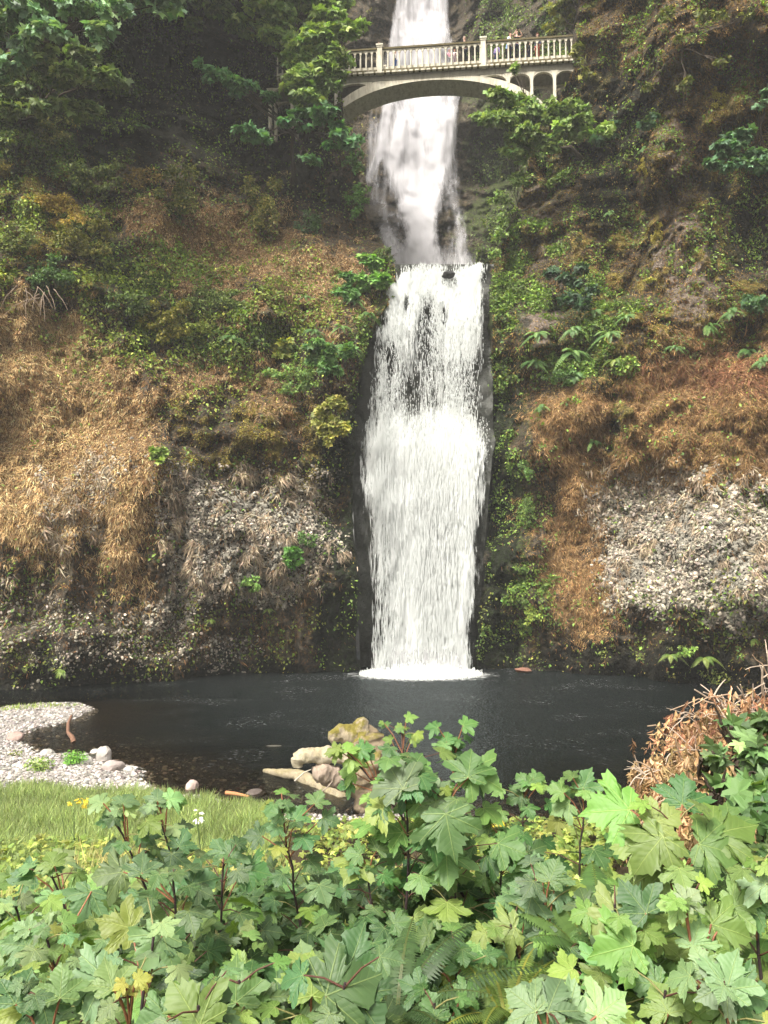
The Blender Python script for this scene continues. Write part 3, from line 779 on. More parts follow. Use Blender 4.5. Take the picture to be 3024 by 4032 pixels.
# submerged and shoreline stones, darker
n = 9000; X = -13 + 24 * RNG.random(n); Y = 14 + 14 * RNG.random(n); d = sdf(X, Y, SH); k = (d < .1) & (d > -3.5); X, Y = X[k], Y[k]; n = len(X)
D, Nn = rotz_frames(n); s_ = .02 + .06 * RNG.random(n) ** 2
o = scatter_mesh('pebbles', IV, IF, frames(D, Nn, np.stack([s_, s_ * 1.2, s_ * .5], -1)), np.stack([X, Y, ground_z(X, Y) + s_ * .2], -1), vary((0.07, 0.055, 0.045), n, .6, .1, (0.2, 0.17, 0.14)), MAT['stone'])
tag(o, 'dark wet stones on the shallow bed along the near shore', 'pebbles', kind='stuff')

def stone(fx, fy, w, label, col=(0.45, 0.43, 0.40), zz=None, sq=(1, .8, .6), seed=0, name='stone', group='stones at the pool edge'):
    p = on_z(fx, fy, 0.02)
    V = IV3 * (1 + .35 * fbm(IV3, 1.3, 3, 200 + seed)[:, None])
    F1, F2, _ = worley(IV3, 1.2, 210 + seed); V = V * (.9 + .2 * F1)[:, None]
    V = V * np.array(sq) * w
    o = mesh_np(name, V, IF3, MAT['stone'], None, {'col': np.tile(col, (len(V), 1)) * (1 + .2 * fbm(IV3, 3, 2, 5))[:, None]}, False)
    o.location = (p[0], p[1], max(float(ground_z(p[0], p[1])), -.1) + w * sq[2] * .45); o.rotation_euler = (0, 0, seed * 1.7)
    return tag(o, label, 'stone', group)
stone(375, 2957, .20, 'white stone in the shallows, left one of the two small white stones above the gravel', (0.42, 0.40, 0.37), seed=1)
stone(330, 2968, .13, 'small white stone in shallow water closest to the thin floating twig', (0.42, 0.40, 0.37), seed=2)
stone(410, 2998, .30, 'angular whitish boulder, tallest stone on the tip of the gravel bar', (0.38, 0.35, 0.32), seed=3, sq=(.8, .7, .9))
stone(445, 3040, .30, 'rounded pinkish grey stone just below the angular white boulder', (0.33, 0.28, 0.26), seed=4)
stone(755, 3100, .24, 'single pale reddish stone standing alone in shallow water near the bank', (0.42, 0.33, 0.29), seed=5, sq=(.6, .7, .9))
stone(185, 2975, .24, 'pale round stone where the inlet meets the lower gravel', (0.38, 0.36, 0.33), seed=6)
stone(60, 2915, .28, 'reddish brown stone at the head of the shallow inlet', (0.3, 0.22, 0.19), seed=7)
stone(340, 3010, .20, 'grey-white stone behind the small green clump on the gravel', (0.45, 0.43, 0.4), seed=8)
stone(510, 3045, .17, 'light stone on the outermost point of the gravel bar', (0.36, 0.345, 0.32), seed=9)
stone(1000, 3115, .30, 'flat dark stone under the water near the floating orange stick', (0.10, 0.08, 0.07), seed=10, sq=(1.1, .8, .35))
stone(1080, 2935, .35, 'drowned dark boulder with a wet top in mid pool', (0.07, 0.065, 0.05), seed=11, sq=(1.2, .7, .22))
# black rock splitting the lip of the lower fall
def rock_at(fx, fy, D, w, label, col, sq, seed, name='rock', cat='rock', off=0):
    p = at(fx, fy, D)
    V = IV3 * (1 + .35 * fbm(IV3, 1.3, 3, 300 + seed)[:, None]); F1, F2, _ = worley(IV3, 1.1, 310 + seed); V = V * (.85 + .3 * F1)[:, None] * np.array(sq) * w
    o = mesh_np(name, V, IF3, MAT['stone'], None, {'col': np.tile(col, (len(V), 1))}, False); o.location = p
    return tag(o, label, cat)
rock_at(1763, 1083, 42.6, .30, 'black wet rock splitting the water at the lip of the lower waterfall', (0.03, 0.03, 0.03), (1.1, .8, .7), 1)
rock_at(2060, 1048 + 1590, 40.2, .32, 'reddish brown rock at the water line right of the waterfall foot', (0.20, 0.10, 0.07), (1.4, .8, .4), 2)

# ------------------------------------------------------------------ bridge
def rail_px(fx): return np.interp(fx, [1348, 2263], [199, 137])
sL = at(1348, 199, 1.0); sR = at(2263, 137, 1.0)
DR = 46.0; zR = (sR[2] - EYE) * DR; DLb = zR / (sL[2] - EYE)
BL = at(1348, 199, DLb); BR = at(2263, 137, DR)
bxv = BR - BL; blen = float(np.hypot(bxv[0], bxv[1])); yaw = math.atan2(bxv[1], bxv[0])
ux = np.array([math.cos(yaw), math.sin(yaw), 0]); uy = np.array([-math.sin(yaw), math.cos(yaw), 0])
O = np.array([BL[0], BL[1], BL[2]])
def bloc(fx, fy, depth=0.0):
    """bridge-local (x, z) of a photo position on the front plane (or 'depth' behind it)"""
    r = at(fx, fy, 1.0) - np.array([0, 0, EYE]); c0 = np.array([0, 0, EYE])
    t_ = np.dot(O + uy * depth - c0, uy) / np.dot(r, uy)
    q = c0 + r * t_ - O
    return float(np.dot(q, ux)), float(q[2])
def cb(cx, cy): return bloc(1200 + .7233 * cx, .7233 * cy)
print('bridge len', blen, 'rail z', BL[2], 'bottom', cb(700, 372), 'post', cb(408, 240), cb(408, 388), cb(972, 345), 'base', cb(1400, 335))
br = empty('bridge', O, yaw)
tag(br, 'old concrete arch footbridge crossing in front of the upper waterfall', 'bridge')
g = G('old_concrete'); p = g.pos(); n1 = g.noise(p, 1.4, 8, .7); n2 = g.noise(g.pos((1, 1, .35)), 5, 7, .7)
st_ = g.ramp(g.noise(g.pos((3, 1, .5)), 2.2, 5, .7), .46, .64)
c = g.mul(g.attr('col'), g.mix(n2, (0.55, 0.54, 0.50), (1.3, 1.3, 1.27)))
c = g.mul(c, g.mix(st_, (1.05, 1.05, 1.03), (.78, .75, .70)))
mm = g.ramp(g.math('ADD', n1, g.math('MULTIPLY', g.attr('moss', 'Fac'), .45)), .66, .84)
c = g.mix(mm, c, g.mix(n2, (0.05, 0.045, 0.02), (0.15, 0.12, 0.06)))
MAT['conc'] = g.done(g.bsdf(c, .9, g.bump(n2, .5, .03), .2))
CC = (0.56, 0.53, 0.46)
X0, X1 = -4.2, blen + 1.2
zb = cb(700, 368)[1]          # bottom of the balustrade
W = 2.3                        # overall width
def cpart(mb, name, moss=0.0, par=None):
    o = mb.build(name, MAT['conc'], par or br); a = o.data.attributes.new('moss', 'FLOAT', 'POINT'); a.data.foreach_set('value', np.full(len(o.data.vertices), moss, np.float32)); return o
pillars = [cb(408, 300)[0], cb(972, 300)[0]]
pw = .30
spans = [(X0, pillars[0] - pw / 2), (pillars[0] + pw / 2, pillars[1] - pw / 2), (pillars[1] + pw / 2, X1)]
zs = zb + .10                  # top of the sill
ztop = 0.0
def balustrade(y0, y1, front):
    for (xa, xb) in spans:
        m = MB(); m.box(xa, xb, y0 - .05, y1 + .05, ztop - .11, ztop, CC); cpart(m, 'handrail', .95)
        m = MB(); m.box(xa, xb, y0 - .01, y1 + .01, zb + .02, zs, CC)
        nb_ = max(2, int(round((xb - xa) / .355))); st_ = (xb - xa) / nb_
        for k in range(nb_):
            xm = xa + (k + .5) * st_
            m.box(xm - .06, xm + .06, y0 - .035, y1 + .02, zb - .13, zb + .018, CC)
        cpart(m, 'sill', .75)
        # arched heads under the rail and balusters
        m = MB()
        for k in range(nb_):
            xc = xa + (k + .5) * st_
            tt = np.linspace(-st_ / 2, st_ / 2, 13); opening = st_ / 2 - .058
            bot = np.where(np.abs(tt) < opening, -.17 - .0 + -.16 * (1 - np.sqrt(np.clip(1 - (np.abs(tt) / opening) ** 2, 0, 1))), -.34)
            m.strip(np.stack([xc + tt, np.full(13, ztop - .112)], -1), np.stack([xc + tt, ztop + bot], -1), y0 + .03, y1 - .03, CC)
        cpart(m, 'arcade', .0)
        for k in range(nb_ + 1):
            xb_ = xa + k * st_
            if k == 0: xb_ += .03
            if k == nb_: xb_ -= .03
            m = MB(); prof = [(zs, .066), (zs + .09, .066), (zs + .11, .05), (zs + .55, .05), (zs + .85, .042), (-.37, .042), (-.36, .058), (-.31, .058)]
            if prof[4][0] > -.4: prof[4] = (-.5, .043)
            V = []; n_ = 8
            for z_, r_ in prof:
                for q in range(n_):
                    a_ = 2 * pi * (q + .5) / n_; V.append([xb_ + r_ * 1.08 * math.cos(a_), (y0 + y1) / 2 + r_ * 1.3 * math.sin(a_), z_])
            F = [[i * n_ + q, i * n_ + (q + 1) % n_, (i + 1) * n_ + (q + 1) % n_, (i + 1) * n_ + q] for i in range(len(prof) - 1) for q in range(n_)]
            m.add(V, F, CC)
            if front: cpart(m, 'baluster', .05)
            else: back_b.add(np.array(V), F, CC)
back_b = MB()
balustrade(0.0, .16, True)
balustrade(W - .16, W, False); cpart(back_b, 'rear_balusters', .05)['kind'] = 'stuff'
for xp in pillars:
    for (y0, y1) in ((-.10, .24), (W - .24, W + .10)):
        m = MB(); m.box(xp - pw / 2, xp + pw / 2, y0, y1, zb - .16, .10, CC); m.box(xp - pw / 2 - .07, xp + pw / 2 + .07, y0 - .07, y1 + .07, .10, .20, CC)
        m.box(xp - pw / 2 - .035, xp + pw / 2 + .035, y0 - .035, y1 + .035, -.0, .06, CC); cpart(m, 'pillar', .1)
m = MB(); m.box(X0, X1, .0, W, zb - .10, zb, CC); m.box(X0, X1, .26, W - .26, zb - .48, zb - .10, (0.2, 0.19, 0.16)); m.box(X0, X1, .24, W - .24, zb + .001, zb + .42, CC); cpart(m, 'deck', .2)  # recessed slab coloured darker for the shade under the sill
dz = zb - .48
# arch ring fitted in bridge coordinates
up = [(165, 560), (200, 530), (250, 490), (300, 460), (390, 428), (480, 408), (600, 393), (700, 388), (800, 388), (900, 392), (1000, 405), (1100, 432), (1200, 470), (1310, 552)]
lo = [(172, 590), (215, 560), (260, 535), (340, 490), (420, 462), (520, 438), (620, 420), (700, 415), (800, 413), (900, 420), (1000, 437), (1100, 468), (1200, 512), (1310, 592)]
U = np.array([cb(*q) for q in up]); Lw = np.array([cb(*q) for q in lo])
pu = np.polyfit(U[:, 0], U[:, 1], 4); pl = np.polyfit(Lw[:, 0], Lw[:, 1], 4)
xa, xb = U[0, 0] - .35, U[-1, 0] + .5
xx = np.linspace(xa, xb, 60)
RW0, RW1 = .28, W - .28
m = MB(); m.strip(np.stack([xx, np.minimum(np.polyval(pu, xx), dz - .004)], -1), np.stack([xx, np.polyval(pl, xx) - .06], -1), RW0, RW1, CC); cpart(m, 'arch_ring', .0)
print('arch', xa, xb, np.polyval(pu, xx).max(), dz, np.polyval(pl, xx).max(), 'W')
# spandrel columns with flared heads and small arches between them
def topz(x): return float(np.polyval(pu, x))
cols = [cb(-195, 480)[0], cb(-75, 480)[0], cb(45, 480)[0], cb(165, 480)[0], cb(1110, 410)[0], cb(1237, 410)[0], cb(1363, 410)[0], cb(1490, 410)[0]]
for side, (y0, y1) in enumerate(((RW0 - .02, RW0 + .24), (RW1 - .24, RW1 + .02))):
    m = MB()
    def bay(x0, x1, head=.46):
        t_ = np.linspace(0, 1, 21); xs_ = x0 + (x1 - x0) * t_; e = np.sqrt(np.clip(1 - (2 * t_ - 1) ** 2, 0, 1))
        zl = dz - .06 - head * (1 - e)
        m.strip(np.stack([xs_, np.full(21, dz - .003)], -1), np.stack([xs_, zl], -1), y0 + .03, y1 - .03, CC)
    h = .085
    cpart_k = []
    for a_, b_ in ((0, 1), (1, 2), (2, 3), (4, 5), (5, 6), (6, 7)): bay(cols[a_] + h, cols[b_] - h); cpart(m, 'spandrel_wall', .0); m = MB()
    # the closing bays beside the crown
    xq = [x for x in np.linspace(cols[3], cols[4], 300) if topz(x) > dz - .10]
    bay(cols[3] + h, min(xq) + .1, .5); cpart(m, 'spandrel_wall', .0); m = MB(); bay(max(xq) - .1, cols[4] - h, .5)
    cpart(m, 'spandrel_wall', .0)
    for x in cols:
        zbt = topz(x) - .1 if xa < x < xb else dz - 2.6
        m2 = MB(); V = []
        for z_, r_ in ((zbt, .085), (dz - .56, .085), (dz - .36, .10), (dz - .16, .17), (dz - .005, .24)):
            for (sx, sy) in ((-1, 0), (1, 0), (1, 1), (-1, 1)): V.append([x + sx * r_, y0 if sy == 0 else y1, z_])
        m2.add(V, [[i * 4 + q, i * 4 + (q + 1) % 4, (i + 1) * 4 + (q + 1) % 4, (i + 1) * 4 + q] for i in range(4) for q in range(4)], CC)
        cpart(m2, 'column', .0)
# ------------------------------------------------------------------ people on the bridge
g = G('skin'); MAT['skin'] = g.done(g.bsdf(g.attr('col'), .6, spec=.3)); MAT['cloth'] = m_simple('cloth', .95, .1, 20, .2, .85, 1.1)
def skin_obj(name, chains, mat, col, parent, sub=1):
    """chains: list of lists of (x,y,z,r); chains start at existing points by coordinates"""
    vs = []; es = []; rs = []; ix = {}
    def gv(p):
        k = tuple(round(q, 4) for q in p[:3])
        if k not in ix: ix[k] = len(vs); vs.append(p[:3]); rs.append(p[3])
        return ix[k]
    for c_ in chains:
        last = None
        for p in c_:
            i = gv(p)
            if last is not None and i != last: es.append((last, i))
            last = i
    me = bpy.data.meshes.new(name); me.from_pydata(vs, es, []); o = bpy.data.objects.new(name, me); COL.objects.link(o)
    if parent is not None: o.parent = parent
    md = o.modifiers.new('skin', 'SKIN'); md.use_smooth_shade = True
    sv = me.skin_vertices[0].data
    for i, r in enumerate(rs): sv[i].radius = (r, r); sv[i].use_root = (i == 0)
    s2 = o.modifiers.new('sub', 'SUBSURF'); s2.levels = sub; s2.render_levels = sub
    # bake so the colour attribute exists on the final surface
    dg = bpy.context.evaluated_depsgraph_get(); ev = o.evaluated_get(dg); nm = bpy.data.meshes.new_from_object(ev)
    o.modifiers.clear(); old = o.data; o.data = nm; nm.name = name; bpy.data.meshes.remove(old)
    a = nm.attributes.new('col', 'FLOAT_COLOR', 'POINT'); a.data.foreach_set('color', np.tile((*col, 1.0), len(nm.vertices)).astype(np.float32))
    nm.materials.clear(); nm.materials.append(mat)
    return o
def person(fx, yoff, face, H, label, shirt, trou, hair, arms='rail', sleeve=True, hairlen=0, lean=.0, skin=(0.42, 0.26, 0.19), stepx=0.0, group='people on the footbridge'):
    """stands on the deck; face = heading relative to looking out over the front rail"""
    x_, _ = bloc(fx, 250, yoff)
    k = H / 1.75
    root = empty('person', O + ux * x_ + uy * yoff + np.array([0, 0, zb + .422]), yaw + face)
    root.scale = (k, k, k)
    # local: x = right side, -y = facing
    ly = -lean
    pel = (0, 0, .93, .12); ch = (0, ly * .5, 1.22, .135); nk = (0, ly, 1.46, .058); hd0 = (0, ly - .02, 1.56, .066); hd = (0, ly - .03, 1.65, .098); hd2 = (0, ly - .025, 1.71, .086)
    chains = [[pel, (0, ly * .25, 1.05, .115), ch, (0, ly * .8, 1.38, .10), nk, hd0, hd, hd2], ]
    def arm(s):
        sh = (s * .17, ly * .8, 1.39, .06)
        if arms == 'rail': el = (s * .25, ly - .10, 1.14, .045); wr = (s * .16, ly - .34, 1.12, .032)
        elif arms == 'photo': el = (s * .27, ly - .22, 1.34, .043); wr = (s * .09, ly - .30, 1.58, .030)
        else: el = (s * .23, ly * .5 + .02, 1.13, .045); wr = (s * .25, -.04, .88, .032)
        d = np.array(wr[:3]) - np.array(el[:3]); d /= np.linalg.norm(d)
        w_ = np.array(wr[:3]); pal = w_ + d * .055
        side = nrm(np.cross(d, [0, 0, 1.0] if abs(d[2]) < .8 else [0, 1.0, 0])); dn = np.cross(side, d)
        hand = [[wr, (*pal, .030)]]
        for i, (o_, l_) in enumerate(((-.026, .065), (-.009, .075), (.009, .072), (.026, .058))):
            a_ = pal + side * o_ + d * .02; b_ = a_ + d * l_ * .55; c_ = b_ + (d * .6 - np.abs(dn) * .6 * (1 if arms == 'rail' else .4)) * l_ * .5
            hand.append([(*pal, .030), (*a_, .010), (*b_, .009), (*c_, .008)])
        th = w_ + d * .02 + side * .03 * -s; hand.append([wr, (*th, .012), (*(th + d * .035 + side * .02 * -s), .009)])
        return sh, el, wr, hand
    legs = []
    for s in (-1, 1):
        sh, el, wr, hand = arm(s)
        chains += [[(0, ly * .8, 1.38, .10), sh, el, wr]] + hand
        hip = (s * .09, .0, .88, .088); kn = (s * .10, -.02 + stepx * s, .49, .060); an = (s * .10, .02 + stepx * s * 1.5, .09, .040); toe = (s * .12, -.14 + stepx * s * 1.5, .035, .033)
        legs.append((hip, kn, an, toe)); chains.append([pel, hip, kn, an, toe])
    body = skin_obj('body', chains, MAT['skin'], skin, root)
    # nose, eyes and mouth, joined to the body
    e = .016
    sc_ = [[pel[:3] + (.135,), (0, ly * .25, 1.05, .130), (0, ly * .5, 1.22, .150), (0, ly * .8, 1.38, .118), (0, ly, 1.44, .07)]]
    for s in (-1, 1):
        sh, el, wr, _ = arm(s)
        if sleeve: sc_.append([(0, ly * .8, 1.38, .118), (sh[0], sh[1], sh[2], .072), (el[0], el[1], el[2], .056), (wr[0] * .96 + el[0] * .04, wr[1] * .93 + el[1] * .07, wr[2] * .93 + el[2] * .07, .042)])
        else: sc_.append([(0, ly * .8, 1.38, .118), (sh[0] * .8, sh[1], sh[2] + .01, .062)])
    skin_obj('shirt', sc_, MAT['cloth'], shirt, root)
    tc_ = []
    for (hip, kn, an, toe) in legs: tc_.append([(0, 0, .95, .128), (hip[0], hip[1], hip[2], .100), (kn[0], kn[1], kn[2], .072), (an[0], an[1], an[2] + .04, .055)])
    skin_obj('trousers', tc_, MAT['cloth'], trou, root)
    for (hip, kn, an, toe) in legs: skin_obj('shoe', [[(an[0], an[1] + .02, .05, .048), (toe[0], toe[1] - .02, .035, .04)]], MAT['cloth'], (0.03, 0.03, 0.035), root)
    hc = np.array([0, ly - .005, 1.70]); V = IV3.copy(); V = V[:]; keep = IF3
    R = np.where((V[:, 1] < -.35) & (V[:, 2] < .45), .86, 1.0)
    Vh = V * np.array([.100, .115, .112]) * R[:, None] + hc
    Vh[:, 2] = np.where(V[:, 2] < -.3, Vh[:, 2] - hairlen * (V[:, 1] > -.2), Vh[:, 2])
    Vh[:, 1] = np.where((V[:, 1] < -.2) & (V[:, 2] < .35), Vh[:, 1] + .055, Vh[:, 1])
    mesh_np('hair', Vh, keep, MAT['cloth'], root, {'col': np.tile(hair, (len(Vh), 1))}, True)
    f = MB()
    for s in (-1, 1): f.box(s * .036 - .013, s * .036 + .013, ly - .132, ly - .118, 1.645, 1.657, (0.02, 0.02, 0.02))
    f.box(-.022, .022, ly - .128, ly - .112, 1.582, 1.590, (0.25, 0.08, 0.07)); f.add([[-.014, ly - .118, 1.605], [.014, ly - .118, 1.605], [0, ly - .152, 1.612], [0, ly - .118, 1.655]], [[0, 1, 2], [0, 2, 3], [1, 3, 2]], skin)
    f.build('face', MAT['skin'], root)
    return tag(root, label, 'person', group)
person(1493, .55, .0, 1.72, 'bald person standing behind the left bridge pillar, only the head showing', (0.35, 0.33, 0.3), (0.05, 0.05, 0.07), (0.40, 0.27, 0.20), lean=.05)
person(1556, .62, 1.2, 1.22, 'child in white top and blue trousers standing next to the left pillar', (0.75, 0.72, 0.72), (0.05, 0.12, 0.35), (0.12, 0.07, 0.04), arms='down')
person(1769, .60, .3, 1.02, 'small child in pink and white shirt, nearer the left of the two tots', (0.75, 0.40, 0.50), (0.5, 0.5, 0.55), (0.45, 0.12, 0.08), arms='rail')
person(1790, .55, -.2, 1.00, 'small child in pale pink shirt, beside the person in dark clothes', (0.75, 0.6, 0.62), (0.5, 0.4, 0.45), (0.45, 0.14, 0.08), arms='rail')
person(1829, .50, .2, 1.74, 'person in black clothes with a light sun hat left of the middle pillar', (0.02, 0.02, 0.025), (0.03, 0.035, 0.05), (0.62, 0.52, 0.42))
person(1955, .75, 2.6, 1.34, 'person in a lavender shirt and navy trousers right of the middle pillar', (0.26, 0.20, 0.38), (0.03, 0.04, 0.10), (0.06, 0.04, 0.03), arms='down', lean=.12)
person(1996, .60, 1.6, 1.42, 'person in a light blue shirt half hidden by the balusters', (0.28, 0.42, 0.68), (0.03, 0.03, 0.04), (0.05, 0.035, 0.03), arms='down', lean=.1)
person(2006, .62, 1.0, 1.86, 'person in a white top with back turned beside the photographer', (0.80, 0.78, 0.75), (0.04, 0.05, 0.08), (0.10, 0.07, 0.05), arms='down', lean=.06)
ph = person(2036, .50, .15, 1.92, 'dark haired person in black tank top raising a camera to the face', (0.015, 0.015, 0.018), (0.02, 0.025, 0.05), (0.05, 0.025, 0.015), arms='photo', sleeve=False, hairlen=.14, skin=(0.50, 0.32, 0.24))
person(2084, .66, 2.2, 1.30, 'child in black jacket with a white sleeve leaning toward the tall one in navy', (0.02, 0.02, 0.025), (0.03, 0.03, 0.05), (0.04, 0.03, 0.03), arms='down', lean=.1)
person(2118, .6, -.9, 1.70, 'brown haired person in navy plaid top and rusty red trousers, rightmost on the bridge', (0.05, 0.06, 0.12), (0.32, 0.09, 0.06), (0.16, 0.07, 0.05), arms='down')
# the camera held up by the photographer
m = MB(); m.box(-.07, .07, -.03, .03, -.045, .045, (0.02, 0.02, 0.02)); cm = m.build('camera_body', MAT['cloth']); 
V = IV2 * .001
o2 = MB(); o2.tube([[0, -.03, 0], [0, -.09, 0]], .032, 10, (0.03, 0.03, 0.03)); ln = o2.build('lens', MAT['cloth'], cm); cm.name = 'photo_camera'
Mx = ph.matrix_basis @ Matrix.Translation((0, -.335, 1.66)); cm.location = Mx.translation; cm.rotation_euler = (0, 0, yaw + .15)
tag(cm, 'small black camera held to the eye of the person in the tank top', 'camera')
# ------------------------------------------------------------------ leaf and frond shapes
LS_V = np.array([[0, 0, 0], [.32, .42, .09], [0, 1, -.05], [-.32, .42, .09]]); LS_F = np.array([[0, 1, 2], [0, 2, 3]])
_h = [(0, 0), (.30, -.16), (.52, -.10), (.40, .12), (.62, .16), (.88, .42), (.58, .46), (.30, .44), (.40, .66), (.20, .78), (0, 1.06)]
def outline(h): return np.array(h + [(-x, y) for x, y in h[-2:0:-1]])
def maple_small():
    P = outline(_h); c_ = np.array([[0, .28]]); A = np.vstack([P, c_]); n = len(P)
    z = -.22 * (A[:, 0] ** 2 + (A[:, 1] - .3) ** 2) + .10 * np.abs(np.sin(np.arctan2(A[:, 0], A[:, 1] + .01) * 3.0)) * np.hypot(A[:, 0], A[:, 1])
    z[-1] = 0.02
    return np.column_stack([A, z]), np.array([[k, (k + 1) % n, n] for k in range(n)])
LM_V, LM_F = maple_small()
BL_V = np.array([[-.5, 0, 0], [.5, 0, 0], [.36, .5, .10], [-.36, .5, .10], [0, 1, 0]]); BL_F3 = np.array([[0, 1, 2], [0, 2, 3], [3, 2, 4]])

def cloud(name, Cn, R, n, size, base, base2=None, tpl='S', parent=None, up=.9, out=.6, droop=.3, mat=None, dv=.35, shell=.5, origin=None, toward=0.35):
    """n leaves spread over ellipsoids Cn (K,3) with radii R (K,3); denser towards the outside, tiers kept"""
    Cn = np.asarray(Cn, float).reshape(-1, 3); R = np.asarray(R, float).reshape(-1, 3)
    vol = R[:, 0] * R[:, 2] + R[:, 0] * R[:, 1]; k = RNG.choice(len(Cn), n, p=vol / vol.sum())
    q = nrm(RNG.normal(size=(n, 3))); r = RNG.random(n) ** shell
    P = Cn[k] + q * r[:, None] * R[k]
    # clumping: drop leaves where a noise field is low so gaps show
    m = fbm(P, 1.1 / max(.25, float(np.median(R))) ** .5, 3, 61) + .25 * RNG.random(n) > -.18
    P, q, k = P[m], q[m], k[m]; n = len(P)
    o_ = q.copy(); tw = nrm(np.array([0, 0, EYE]) - P)
    Nn = nrm(np.array([0, 0, up]) + o_ * out * .6 + tw * toward + RNG.normal(size=(n, 3)) * .42)
    D = nrm(o_ * np.array([1, 1, .2]) * out + np.array([0, 0, -droop]) + RNG.normal(size=(n, 3)) * .55)
    s_ = size * (.6 + .7 * RNG.random(n))
    C = vary(base, n, dv, .08, base2)
    C = C * (1 + .35 * fbm(P, 1.3, 2, 66))[:, None]
    org = np.zeros(3) if parent is None else np.array(parent.location)
    TV, TF = {'S': (LS_V, LS_F), 'M': (LM_V, LM_F)}[tpl]
    return scatter_mesh(name, TV, TF, frames(D, Nn, s_), P - org, C, mat or MAT['leaf'], parent)

def frond_mesh(curve, side, L, npair, pin, width=.06, droop=.25, col=(0.06, 0.12, 0.03)):
    """curve: f(t)->(3,) ; side: unit vector; returns V,F,C"""
    V = []; F = []; C = []
    ts = np.linspace(0, 1, 14); pts = np.array([curve(t) for t in ts])
    w_ = .008 * (1 - ts * .8)
    for i, t in enumerate(ts):
        V += [pts[i] - side * w_[i], pts[i] + side * w_[i]]; C += [np.array(col) * [1.5, 1.05, .8]] * 2
    F4 = [[2 * i, 2 * i + 1, 2 * i + 3, 2 * i + 2] for i in range(13)]
    F += [[a, b, c_] for a, b, c_, d in F4] + [[a, c_, d] for a, b, c_, d in F4]
    for k in range(npair):
        t = .14 + .85 * (k + .5) / npair; p_ = curve(t); tg = nrm(np.array(curve(min(1, t + .02))) - np.array(curve(t - .02)))
        nn = nrm(np.cross(side, tg)); l = pin * L * (math.sin(pi * min(1, .12 + t * .93)) ** .6 if t > .45 else (.55 + t)) * (1.0 - .15 * random.random())
        for s in (-1, 1):
            d = nrm(side * s + tg * .28 + np.array([0, 0, -droop]) + nn * .1); ww = tg * width * L * .5 * (1 - .3 * t)
            b0 = len(V); mid = p_ + d * l * .5
            V += [p_ - ww * .5, mid - ww + d * .0, p_ + d * l + np.array([0, 0, -droop * l * .3]), mid + ww, p_ + ww * .5]
            F += [[b0, b0 + 1, b0 + 3], [b0 + 1, b0 + 2, b0 + 3], [b0, b0 + 3, b0 + 4]]
            cc = np.array(col) * (.8 + .4 * random.random()); C += [cc] * 5
    return np.array(V), np.array(F), np.array(C)

def fern_mesh(name, nf, L, kind='vase', npair=18, pin=.16, col=(0.06, 0.12, 0.03), col2=(0.13, 0.19, 0.04), width=.055, spread=1.0):
    Vs = []; Fs = []; Cs = []; n = 0
    for i in range(nf):
        l = L * (.65 + .45 * random.random())
        if kind == 'vase':
            az = 2 * pi * (i + random.random() * .6) / nf; out = np.array([math.cos(az), math.sin(az), 0]); el = math.radians(random.uniform(48, 80))
            reach = spread
            def curve(t, out=out, el=el, l=l): return out * l * (math.cos(el) * t + .45 * reach * t * t) + np.array([0, 0, l * (math.sin(el) * t - .52 * t * t)])
            side = np.array([-math.sin(az), math.cos(az), 0])
        else:   # hanging from a face: y = outward (towards viewer is -y locally), z up
            ph = math.radians(random.uniform(-95, 95)); sx = math.sin(ph); o_ = random.uniform(.35, .8)
            v0 = random.uniform(-.05, .5) + .25 * math.cos(ph)
            def curve(t, sx=sx, o_=o_, v0=v0, l=l): return np.array([sx * .8 * l * t, -o_ * l * (t - .35 * t * t), l * (v0 * t - .75 * t * t)])
            side = nrm(np.array([math.cos(ph) + .2, sx * .5, .15 * (random.random() - .5)]))
        cc = np.array(col) + (np.array(col2) - np.array(col)) * random.random() ** 1.5
        V, F, C = frond_mesh(curve, side, l, npair, pin, width, col=cc)
        Vs.append(V); Fs.append(F + n); Cs.append(C); n += len(V)
    o = mesh_np(name, np.vstack(Vs), np.vstack(Fs), MAT['leaf'], None, {'col': np.vstack(Cs)})
    return o

# ------------------------------------------------------------------ cliff cover that nobody could count
def blades(name, C, W, N, ln, wd, base, base2, label, out=.45, seed=0, cat=None, dark=.35, mat='grass'):
    P, Nn, X, Y = csample(C, W, N)
    fl = fbm(P, .7, 3, 120 + seed); fc2 = fbm(P, 1.6, 3, 130 + seed)
    D = nrm(np.stack([fl * .9, 0 * fl, -np.ones(N)], -1) + Nn * (out * (.5 + RNG.random((N, 1)))) + RNG.normal(size=(N, 3)) * .48)
    L = ln * (.45 + .9 * RNG.random(N)) * (1 + .5 * fl); Wd = wd * (.6 + .8 * RNG.random(N))
    nn = nrm(Nn + RNG.normal(size=(N, 3)) * .5)
    Cc = vary(base, N, .35, .06, base2) * (1 + dark * fc2[:, None] * 1.6)
    M = frames(D, nn, np.stack([Wd, L, L], -1))
    o = scatter_mesh(name, BL_V, BL_F3, M, P - D * 0.02 + Nn * .02, np.clip(Cc, .004, .9), MAT[mat])
    return tag(o, label, cat, kind='stuff')
